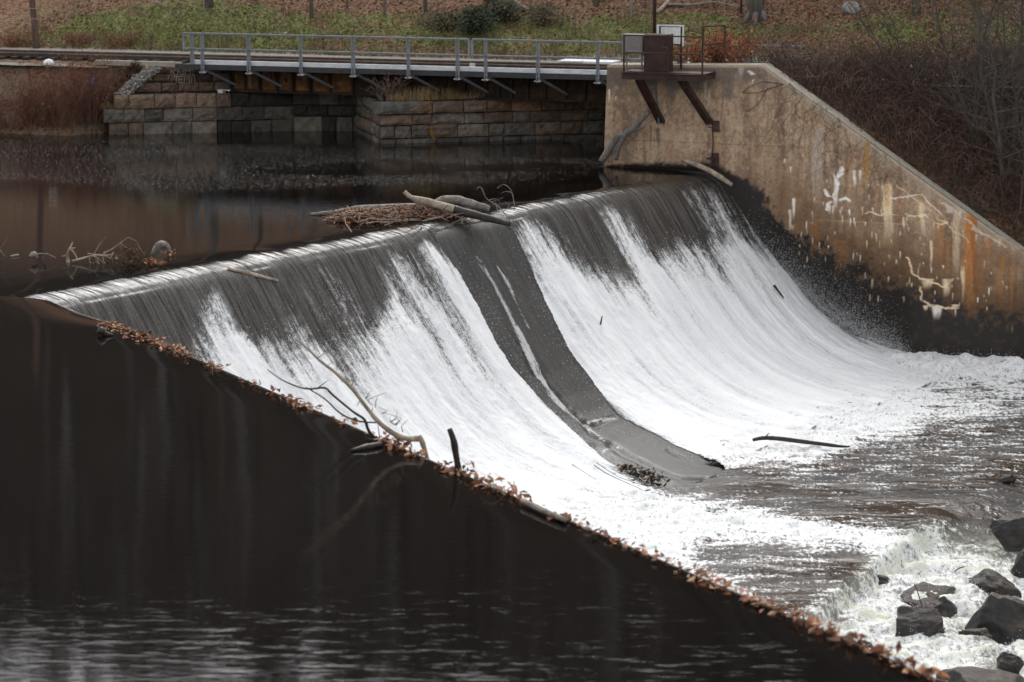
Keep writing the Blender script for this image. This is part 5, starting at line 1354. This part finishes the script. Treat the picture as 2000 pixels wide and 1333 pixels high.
# whippy twigs right of the raft
def twigs(name, polys, mat, label, cat='twig', Y=None, z=None, r=.012, leaf=None):
    mb = MB()
    for pl in polys:
        w = r*(pl[0] if not isinstance(pl[0], tuple) else 1); L = pl[1:] if not isinstance(pl[0], tuple) else pl
        q = ypts(L, Y) if Y else zpts(L, z); n = len(q)
        q = [p+Vector((0, random.gauss(0, .06), 0)) for p in q]
        stick('', q, [w*(1-.6*i/max(1, n-1)) for i in range(n)], None, None, None, extra=mb, sides=5, sub=2)
    if leaf:
        mb.usec = True
        for x, y, s, n in leaf:
            c = aty(x, y, Y) if Y else atz(x, y, z)
            for i in range(n): leafquad(mb, c+Vector((random.gauss(0, s), random.gauss(0, s), random.gauss(0, s*.7))), .055, [(2.2, .9, .45), (1.6, .7, .4), (2.8, 1.3, .6)])
    return mb.build(name, mat, None, False, label, cat)
Yt = atz(985, 425, 0).y
twigs('bare_twig', [[1.6, (1005, 410), (1003, 390), (998, 372), (990, 363), (981, 361), (971, 368)], [1, (998, 376), (988, 374), (978, 379)]], M['drift_grey'], 'hooked bare twig arching up at the right end of the log jam', Y=Yt)
twigs('bare_twig', [[1.5, (992, 425), (975, 405), (960, 395), (948, 385), (942, 370), (936, 365), (931, 370)], [1, (955, 391), (968, 388), (978, 396)], [1, (960, 395), (970, 391), (983, 387)], [1.2, (972, 412), (968, 398), (966, 388)], [1, (985, 412), (995, 402), (985, 395)], [1, (1000, 430), (1020, 448), (1045, 456)]], M['drift_grey'], 'spreading bare twigs standing over the water right of the logs', Y=Yt-.3)
# left debris line
Yl = atz(180, 512, 0).y
twigs('bare_twig', [[1.6, (0, 490), (8, 500), (0, 490)], [1.3, (10, 502), (2, 488), (6, 478), (14, 468), (17, 461)]], M['drift_grey'], 'small bare twig standing in the pool at the left edge', Y=Yl)
stick('floating_stick', zpts([(20, 501), (36, 499)], .02), [.03, .04], M['drift_grey'], 'short flat floating stick near the left edge', 'stick')
stick('floating_stick', ypts([(60, 502), (66, 497), (73, 505)], Yl), [.07, .09, .05], M['drift_grey'], 'stubby pale wood chunk floating by the left debris line', 'stick')
twigs('floating_branch', [[3, (84, 505), (90, 496), (98, 500), (109, 504)], [2, (72, 497), (84, 496), (92, 497)]], M['drift_grey'], 'small arched branch in the pool left of the forked stub', 'branch', Y=Yl)
twigs('forked_stub', [[5, (133, 516), (131, 502), (134, 490), (139, 487)], [3, (139, 487), (147, 485)], [3, (137, 487), (141, 474)], [3, (140, 489), (147, 498), (151, 505)], [2.5, (131, 500), (118, 503)]], M['drift'], 'forked pale stub of wood standing in the pool', 'branch', Y=Yl-.1)
twigs('floating_branch', [[3.2, (140, 511), (160, 506), (185, 499), (205, 499), (222, 497)], [2, (183, 500), (188, 488), (197, 475), (208, 462)], [1.6, (172, 495), (185, 498), (218, 499)], [1.6, (174, 503), (176, 508)], [2, (185, 500), (200, 512), (208, 514)], [2, (200, 498), (203, 510), (205, 516)], [2, (196, 500), (190, 510)], [2, (202, 495), (214, 506)], [2, (216, 505), (222, 492)]], M['drift'], 'long pale branch with upright twig in the left debris line', 'branch', Y=Yl-.2, leaf=[(192, 514, .1, 14), (210, 506, .14, 16)])
twigs('arched_branch', [[2.4, (205, 494), (220, 486), (236, 474), (250, 464)], [1.5, (250, 464), (264, 473), (272, 486), (283, 500)], [1.2, (236, 475), (246, 483), (264, 484)], [1.2, (237, 476), (238, 488), (243, 497)]], M['drift_grey'], 'thin arched branch rising from the left debris line', 'branch', Y=Yl)
mb = MB(); c = aty(254, 500, Yl-.3)
for i in range(170): leafquad(mb, c+Vector((random.gauss(0, .16), random.gauss(0, .1), random.gauss(0, .13))), .05, [(.14, .085, .045), (.2, .12, .06), (.1, .06, .035)])
mb.tube([c+Vector((0, 0, -.3)), c+Vector((.03, 0, .25))], .012, 4, (.1, .07, .05)); mb.build('leafy_sprig', M['leaf'], None, False, 'drowned sprig with curled brown leaves in the left debris', 'sprig')
stick('curved_log', ypts([(297, 501), (305, 486), (316, 478), (326, 481), (332, 494)], Yl+.4), [.05, .1, .12, .08, .04], M['drift_grey'], 'short curved log arching out of the water at the lip', 'log')
mb = MB()
for cx, cy, n in ((298, 513, 20), (330, 497, 24), (310, 514, 30), (290, 510, 14)):
    c = atz(cx, cy, .04)
    for i in range(n): leafquad(mb, c+Vector((random.gauss(0, .1), random.gauss(0, .12), abs(random.gauss(0, .06)))), .06, LV)
mb.build('leaf_clump', M['leaf'], None, False, 'clump of brown leaves around the curved log', 'leaf clump')
def facept(px_, py_, lift=.05):
    """point of the far spillway face under a pixel"""
    d = Vector(ray(px_, py_)); c = Vector((0, 0, CAMZ))
    for t in np.arange(45, 100, .04):
        p = c+d*t; s = min((p-K).dot(nf), 1e9)
        if p.z < float(prof(s))+lift: return p
    return c+d*70
stick('stick', [facept(445, 525), facept(470, 530), facept(505, 539), facept(543, 549)], [.03, .05, .05, .035], M['drift'], 'pale stick sliding over the smooth lip of the left falls', 'stick')
stick('stick', [facept(1512, 558, .3), facept(1521, 570, .3), facept(1531, 583, .25)], [.05, .04, .02], M['wet_wood'], 'dark stick in the white water near the stained wall', 'stick')
stick('stick', [facept(1173, 634, .1), facept(1176, 618, .4)], [.03, .02], M['wet_wood'], 'tiny dark twig in the middle of the white water', 'stick')
wl_ = [facept(1332, 312, .12), facept(1365, 325, .1), facept(1395, 340, .08), facept(1430, 362, .05)]
stick('driftwood_log', [wallpt(1332, 312, .45), wallpt(1362, 323, .55), wallpt(1392, 337, .6), wallpt(1430, 362, .5)], [.08, .09, .1, .07], M['drift'], 'brown log lodged against the wall at the lip of the falls', 'log')
# branch leaning on the wall
lb = MB()
for pl, rr in (([(1175, 316), (1190, 292), (1205, 268), (1220, 262)], [.13, .14, .14, .13]), ([(1203, 313), (1208, 290), (1218, 266), (1235, 252), (1250, 236), (1268, 218)], [.08, .09, .12, .14, .12, .08]), ([(1240, 254), (1252, 252), (1260, 246)], [.06, .05, .03]), ([(1245, 256), (1244, 266)], [.03, .012])):
    stick('', [wallpt(x, y, .35) for x, y in pl], rr, None, None, None, extra=lb, sides=8)
lb.build('driftwood_branch', M['bark_grey'], None, True, 'forked grey driftwood branch leaning against the left end of the concrete wall', 'branch')
# near crest debris
def crestY(px_): 
    y = 662+(px_-300)*.431; return atz(px_, y, 0).y
bb_ = MB()
for pl, rr in (([(578, 663), (600, 680), (625, 705), (655, 728), (690, 762), (715, 795), (740, 825), (770, 848), (795, 857), (820, 857)], [.018, .022, .026, .032, .034, .038, .042, .05, .055, .06]), ([(818, 852), (824, 862), (830, 880), (838, 905)], [.05, .055, .045, .03]), ([(725, 812), (728, 795)], [.012, .006]), ([(703, 783), (697, 793)], [.012, .006])):
    stick('', ypts(pl, crestY(800)), rr, None, None, None, extra=bb_, sides=7)
for q_ in range(14):
    t_ = random.random(); x_ = 600+200*t_; y_ = 680+175*t_; stick('', ypts([(x_, y_), (x_+random.gauss(0, 8), y_-random.uniform(4, 14)), (x_+random.gauss(0, 14), y_-random.uniform(10, 26))], crestY(800)), [.012, .008, .004], None, None, None, extra=bb_, sides=4, sub=2)
bb_.build('fallen_branch', M['drift'], None, True, 'long bent brown branch caught on the near edge of the dam', 'branch')
bb_ = MB()
for pl, rr in (([(522, 722), (550, 742), (585, 757), (610, 760), (635, 758), (650, 772), (690, 805), (712, 820), (722, 845), (755, 876)], [.01, .014, .018, .02, .022, .024, .026, .03, .032, .04]), ([(598, 757), (635, 780), (665, 808), (700, 823), (740, 826)], [.012, .016, .018, .02, .014]), ([(622, 757), (634, 748), (643, 742)], [.01, .008, .004]), ([(735, 852), (742, 862), (738, 830)], [.012, .01, .006])):
    stick('', ypts(pl, crestY(745)), rr, None, None, None, extra=bb_, sides=6)
bb_.build('fallen_branch', M['wet_wood'], None, True, 'thin dark forked branch beside the long bent one', 'branch')
stick('driftwood_log', zpts([(685, 880), (715, 874), (745, 868)], .03), [.02, .07, .05], M['wet_wood'], 'dark half sunken log at the foot of the bent branch', 'log')
yp_ = crestY(897)
stick('wooden_stake', ypts([(878, 838), (886, 860), (890, 885), (898, 930)], yp_), [.045, .065, .062, .06], M['wet_wood'], 'dark upright wooden stake standing on the near edge of the dam', 'stake', sides=7)
twigs('bare_twig', [[1.6, (1010, 985), (985, 965), (965, 948), (950, 951), (940, 958)], [1.5, (1035, 988), (1012, 975), (1003, 940)], [1.2, (1012, 980), (1005, 1000), (1002, 1015)], [1, (940, 945), (955, 952), (965, 948)]], M['drift'], 'curved pale twig on the near edge right of the stake', Y=crestY(1000))
stick('driftwood_log', zpts([(1020, 978), (1060, 997), (1105, 1016)], .06), [.05, .055, .04], M['drift_grey'], 'straight grey log along the near edge right of the curved twig', 'log')
stick('wood_chunk', ypts([(192, 652), (198, 645), (205, 652), (222, 655)], atz(205, 656, 0).y), [.05, .09, .07, .02], M['wet_wood'], 'dark wood chunk floating by the smooth tongue of water', 'stick')
stick('wood_chunk', ypts([(278, 657), (286, 653), (296, 646)], atz(285, 656, 0).y), [.035, .05, .03], M['wet_wood'], 'broken dark branch end at the start of the leaf line', 'stick')
twigs('bare_twig', [[1.4, (605, 818), (625, 822), (645, 832), (660, 826)], [1, (640, 822), (645, 830)]], M['wet_wood'], 'fine curved twig dipping into the dark pool under the leaves', Y=crestY(640)-.3)
# leaves along the near edge
lf = MB()
CLU = [(300, 660, 40, .3), (330, 670, 40, .25), (365, 690, 50, .3), (430, 715, 26, .18), (508, 757, 18, .12), (548, 772, 30, .14), (580, 790, 40, .16), (602, 793, 40, .14), (680, 835, 22, .1), (770, 868, 90, .2), (800, 872, 26, .12), (826, 886, 22, .07), (895, 925, 45, .12), (905, 912, 14, .08), (940, 952, 60, .3), (985, 968, 70, .3), (1110, 1015, 40, .1), (1125, 1030, 26, .14), (1185, 1050, 20, .12), (1240, 1075, 20, .14), (1300, 1100, 20, .12), (1365, 1128, 50, .2), (1405, 1138, 28, .1), (1500, 1180, 70, .25), (1480, 1175, 40, .2), (1570, 1208, 50, .22), (1610, 1222, 60, .22), (1650, 1245, 60, .25), (1700, 1270, 80, .3), (1740, 1285, 50, .25), (1790, 1305, 60, .25), (1830, 1318, 60, .2), (1640, 1250, 40, .3)]
WARM = [(.34, .12, .05), (.42, .19, .09), (.24, .10, .06), (.46, .26, .16), (.17, .08, .05), (.40, .27, .2), (.28, .15, .10)]
for cx, cy, n, s in CLU:
    yy = 662+(cx-300)*.431
    c = atz(cx, yy if abs(cy-yy) < 30 else cy, .0)
    for i in range(int(n*(.5 if cx < 1450 else .36)*random.uniform(.5, 1.3))):
        t = random.gauss(0, s)*1.5; u = random.gauss(-.08, .12)
        p = c+en*t+nn*u+Vector((0, 0, abs(random.gauss(0, s*.2))+.012)); leafquad(lf, p, .08, WARM, random.choice((.25, .4, 1.0)))
for i in range(100):
    cx = random.uniform(225, 1880); c = atz(cx, 662+(cx-300)*.431, 0)
    leafquad(lf, c+nn*random.gauss(-.08, .1)+Vector((0, 0, .015)), .055, WARM, .25)
for i in range(230):
    cx = 228+abs(random.gauss(0, 75)); ye = 662+(cx-300)*.431; c = atz(cx, ye, 0); leafquad(lf, c-nn*abs(random.gauss(0, .22*(1 if cx < 310 else .5)))+Vector((0, 0, .02))+en*random.gauss(0, .25), .06, WARM, .3)
lf.build('fallen_leaves', M['leaf'], None, False, 'line of orange brown leaves caught along the near edge of the dam', 'leaves', kind='stuff')
# toe debris
twigs('bare_twig', [[1.3, (1160, 908), (1185, 925), (1230, 945), (1262, 960)], [1, (1105, 898), (1130, 915), (1165, 937)], [1, (1165, 905), (1210, 935), (1270, 950)]], M['wet_wood'], 'dark wiry twigs trapped at the foot of the bare strip', z=-6.15)
mb = MB()
for cx, cy, n in ((1225, 915, 60), (1250, 925, 80), (1278, 935, 60), (1285, 942, 30)):
    c = facept(cx, cy, .1)
    for i in range(n): leafquad(mb, c+Vector((random.gauss(0, .2), random.gauss(0, .1), random.gauss(0, .07))), .07, [(.05, .035, .02), (.09, .06, .03), (.03, .022, .016), (.12, .05, .03)])
mb.build('debris_clump', M['leaf'], None, False, 'dark clump of weed and leaves at the foot of the bare strip', 'debris')
fb = MB()
for pl, rr in (([(1470, 860), (1490, 856), (1520, 857), (1560, 862), (1600, 867), (1640, 872), (1660, 873)], [.05, .06, .07, .065, .06, .045, .02]), ([(1492, 858), (1502, 846)], [.03, .012])):
    stick('', ypts(pl, atz(1560, 866, LZ+.15).y), rr, None, None, None, extra=fb, sides=8)
fb.build('floating_branch', M['wet_wood'], None, True, 'dark bare branch floating in the foam of the lower pool', 'branch')
# ------------------------------------------------------------------ rocks in the rapids
RK = [(1722, 1146, 42, 26, 11, 'peaked brown rock at the left of the rapids', .2), (1812, 1162, 68, 22, 12, 'long dark rock ledge behind the blocky rock', -.1), (1836, 1190, 38, 24, 13, 'blocky dark rock in the middle of the rapids', .1), (1770, 1172, 15, 13, 14, 'small brown rock between the peaked rock and the block', 0), (1800, 1222, 52, 48, 15, 'big wet rock with white water pouring over it', .5),
      (1955, 1208, 72, 46, 16, 'large smooth dark rock at the right edge of the rapids', .35), (1915, 1335, 95, 42, 17, 'flat grey rock at the bottom right corner', .25), (1985, 1030, 52, 28, 18, 'brown topped rock at the right edge above the rapids', -.1), (2003, 1110, 30, 38, 19, 'tall black rock cut by the right edge', 0), (1945, 1140, 52, 30, 20, 'reddish rock veiled by thin white water', .4),
      (1902, 1240, 30, 20, 21, 'low black rock awash left of the large smooth rock', .4), (1765, 1108, 34, 16, 22, 'slanted slab awash above the peaked rock', .5), (1745, 1121, 24, 9, 23, 'flat brown rock just behind the peaked one', 0), (1968, 1292, 26, 18, 24, 'small dark rock in foam near the right edge', .3), (1968, 934, 15, 10, 25, 'small pointed rock breaking the lower pool', 0), (1690, 1262, 20, 14, 26, 'black rock half hidden in foam beside the leaf line', .4)]
for x, y, w, h, sd, lab, tl in RK:
    zz = LZ-.75 if y > 1080 else (LZ-.2 if y > 1000 else LZ)
    c = atz(x, y+h*.45, zz); k = c.y/math.cos(PITCH)/F*1.02
    rock('rock', (c.x, c.y, zz+h*k*.12), (w*k*1.30, w*k*.95, h*k*1.5), sd, M['rock'], lab, rot=random.uniform(-.4, .4), tilt=tl)
stick('stick', ypts([(1786, 1140), (1795, 1165), (1808, 1212)], atz(1800, 1215, LZ-.7).y-.6), [.012, .014, .010], M['wet_wood'], 'thin dark twig leaning against the blocky rock', 'stick')
stick('stick', ypts([(1864, 1117), (1874, 1110), (1884, 1107)], atz(1874, 1112, LZ-.5).y), [.012, .016, .012], M['wet_wood'], 'short bent twig in the white rapids right of the slab', 'stick')
stick('stick', ypts([(1830, 1236), (1846, 1227)], atz(1838, 1236, LZ-.6).y-.4), [.03, .02], M['wet_wood'], 'dark stub poking from the big wet rock', 'stick')
stick('stick', ypts([(1896, 1280), (1912, 1272)], atz(1905, 1280, LZ-.9).y), [.012, .016], M['wet_wood'], 'short twig in foam near the bottom right', 'stick')
stick('stick', ypts([(1907, 1286), (1935, 1281)], atz(1920, 1286, LZ-.9).y), [.008, .008], M['wet_wood'], 'long thin straw floating near the bottom right', 'stick')

# ------------------------------------------------------------------ spray
sx = []; ssz = []
U, S, X, Y, Z, foam, dry = WF
w = (sstep(.35, .9, foam)*(1-dry)).ravel()
gx_, gy_ = np.gradient(foam); w = w*.35+np.clip(np.hypot(gx_, gy_).ravel()*14, 0, 1)
w[(S.ravel() < .7)] = 0; w /= w.sum()
idx = rng.choice(len(w), 20000, p=w)
P = np.stack([X.ravel()[idx], Y.ravel()[idx], Z.ravel()[idx]], -1)
off = np.abs(rng.normal(0, .09, len(idx)))
P += np.stack([nf.x*off*.6+rng.normal(0, .05, len(idx)), nf.y*off*.6+rng.normal(0, .05, len(idx)), off*.9], -1)
sx.append(P); ssz.append(rng.uniform(.003, .009, len(idx)))
# spray cloud by the wall
n = 24000
t = rng.random(n)**.8; aw_ = 5.4+t*6.2+rng.normal(0, .3, n)
zz_ = np.interp(aw_, [4.5, 6, 7.5, 9, 10.5, 12.5], [-1.6, -2.6, -3.8, -5.0, -5.8, -6.3])+np.abs(rng.exponential(.42, n))*np.interp(aw_, [5, 8, 10, 12], [.5, 1.1, 1.3, .5])
of = np.abs(rng.normal(.5, .5, n))+.1
sx.append(np.stack([WA.x+WD.x*aw_+WN.x*of, WA.y+WD.y*aw_+WN.y*of, zz_], -1)); ssz.append(rng.uniform(.002, .0075, n))
X, Y, Z, foam, turb, dd, wl = RIV
w = ((sstep(.45, .9, foam)*(.12+turb*1.0+np.exp(-((wl-.8)/1.0)**2)*1.0))*(dd > 5.8)*(wl > 0)).ravel(); w /= w.sum()
idx = rng.choice(len(w), 8000, p=w)
P = np.stack([X.ravel()[idx], Y.ravel()[idx], Z.ravel()[idx]+np.abs(rng.exponential(.07, len(idx)))], -1)
sx.append(P); ssz.append(rng.uniform(.004, .010, len(idx)))
P = np.concatenate(sx); sz = np.concatenate(ssz)
oct_ = np.array([(1, 0, 0), (0, 1, 0), (-1, 0, 0), (0, -1, 0), (0, 0, 1.2), (0, 0, -1.2)])
of_ = np.array([(0, 1, 4), (1, 2, 4), (2, 3, 4), (3, 0, 4), (1, 0, 5), (2, 1, 5), (3, 2, 5), (0, 3, 5)])
V = (P[:, None, :]+oct_[None]*sz[:, None, None]*rng.uniform(.7, 1.4, (len(P), 1, 3))).reshape(-1, 3)
Fc = (np.arange(len(P))[:, None, None]*6+of_[None]).reshape(-1, 3)
me = bpy.data.meshes.new('spray'); me.vertices.add(len(V)); me.vertices.foreach_set('co', V.ravel().astype(np.float32))
me.loops.add(Fc.size); me.loops.foreach_set('vertex_index', Fc.ravel().astype(np.int32)); me.polygons.add(len(Fc)); me.polygons.foreach_set('loop_start', np.arange(0, Fc.size, 3, dtype=np.int32))
me.update(calc_edges=True); me.validate(); me.materials.append(M['spray'])
link('spray', me, None, 'white spray droplets flying off the cascades', 'spray', kind='stuff')

# soft mist hanging where the fall strikes the wall
t = NT('mist'); tc = t.n('ShaderNodeTexCoord').outputs['Object']
ln_ = t.n('ShaderNodeVectorMath', operation='LENGTH'); t.l(tc, ln_.inputs[0])
dn = t.math('MULTIPLY', t.maprange(ln_.outputs['Value'], .25, 1.0, 1, 0), t.maprange(t.noise(tc, 2.2, 4, .6), .32, .62))
pv = t.n('ShaderNodeVolumePrincipled'); pv.inputs['Color'].default_value = (.95, .95, .96, 1); t.l(t.math('MULTIPLY', dn, .9), pv.inputs['Density'])
t.l(pv.outputs[0], t.out.inputs['Volume'])
mb = MB(); ellip(mb, (0, 0, 0), (1, 1, 1), 20, 12)
mo = mb.build('mist', t.m, None, True, 'thin white mist drifting along the foot of the stained wall', 'mist', kind='stuff')
pm = WA+WD*8.6+WN*1.0; mo.location = (pm.x, pm.y, -4.1); mo.scale = (3.4, 1.0, 1.9); mo.rotation_euler = (0, R(28), math.atan2(WD.y, WD.x))
# ------------------------------------------------------------------ light, sky, camera
SUN_EL, SUN_AZ = R(46), R(2)          # azimuth measured like the sky's rotation
world = bpy.data.worlds.new('World'); scene.world = world; world.use_nodes = True
nt = world.node_tree; nt.nodes.clear()
sky = nt.nodes.new('ShaderNodeTexSky'); sky.sky_type = 'NISHITA'; sky.sun_disc = False
sky.sun_elevation = SUN_EL; sky.sun_rotation = SUN_AZ; sky.dust_density = 5; sky.air_density = 1.0
gm_ = nt.nodes.new('ShaderNodeGamma'); gm_.inputs[1].default_value = .68
hs = nt.nodes.new('ShaderNodeHueSaturation'); hs.inputs['Saturation'].default_value = .12; hs.inputs['Value'].default_value = 1.8
bg = nt.nodes.new('ShaderNodeBackground'); bg.inputs['Strength'].default_value = .15
ow = nt.nodes.new('ShaderNodeOutputWorld')
nt.links.new(sky.outputs[0], gm_.inputs[0]); nt.links.new(gm_.outputs[0], hs.inputs['Color']); nt.links.new(hs.outputs[0], bg.inputs[0]); nt.links.new(bg.outputs[0], ow.inputs[0])
sd = bpy.data.lights.new('sun', 'SUN'); sd.energy = 0.6; sd.angle = R(25); sd.color = (1, .97, .93)
so = bpy.data.objects.new('sun', sd); COL.objects.link(so)
dirv = Vector((math.sin(SUN_AZ)*math.cos(SUN_EL), math.cos(SUN_AZ)*math.cos(SUN_EL), math.sin(SUN_EL)))
so.rotation_euler = dirv.to_track_quat('Z', 'Y').to_euler(); so.location = (0, 0, 60)
cd = bpy.data.cameras.new('camera'); cam = bpy.data.objects.new('camera', cd); COL.objects.link(cam)
cd.sensor_width = 36; cd.lens = F/2000*36; cd.clip_start = .1; cd.clip_end = 2000
cam.location = (0, 0, CAMZ); cam.rotation_euler = (math.pi/2-PITCH, 0, 0)
cd.dof.use_dof = True; cd.dof.focus_distance = 68; cd.dof.aperture_fstop = 1.1
scene.camera = cam
vs = scene.view_settings; vs.view_transform = 'Standard'; vs.look = 'None'; vs.exposure = 0.86; vs.gamma = 1.0
scene.render.engine = 'CYCLES'
scene.cycles.max_bounces = 6; scene.cycles.use_denoising = True
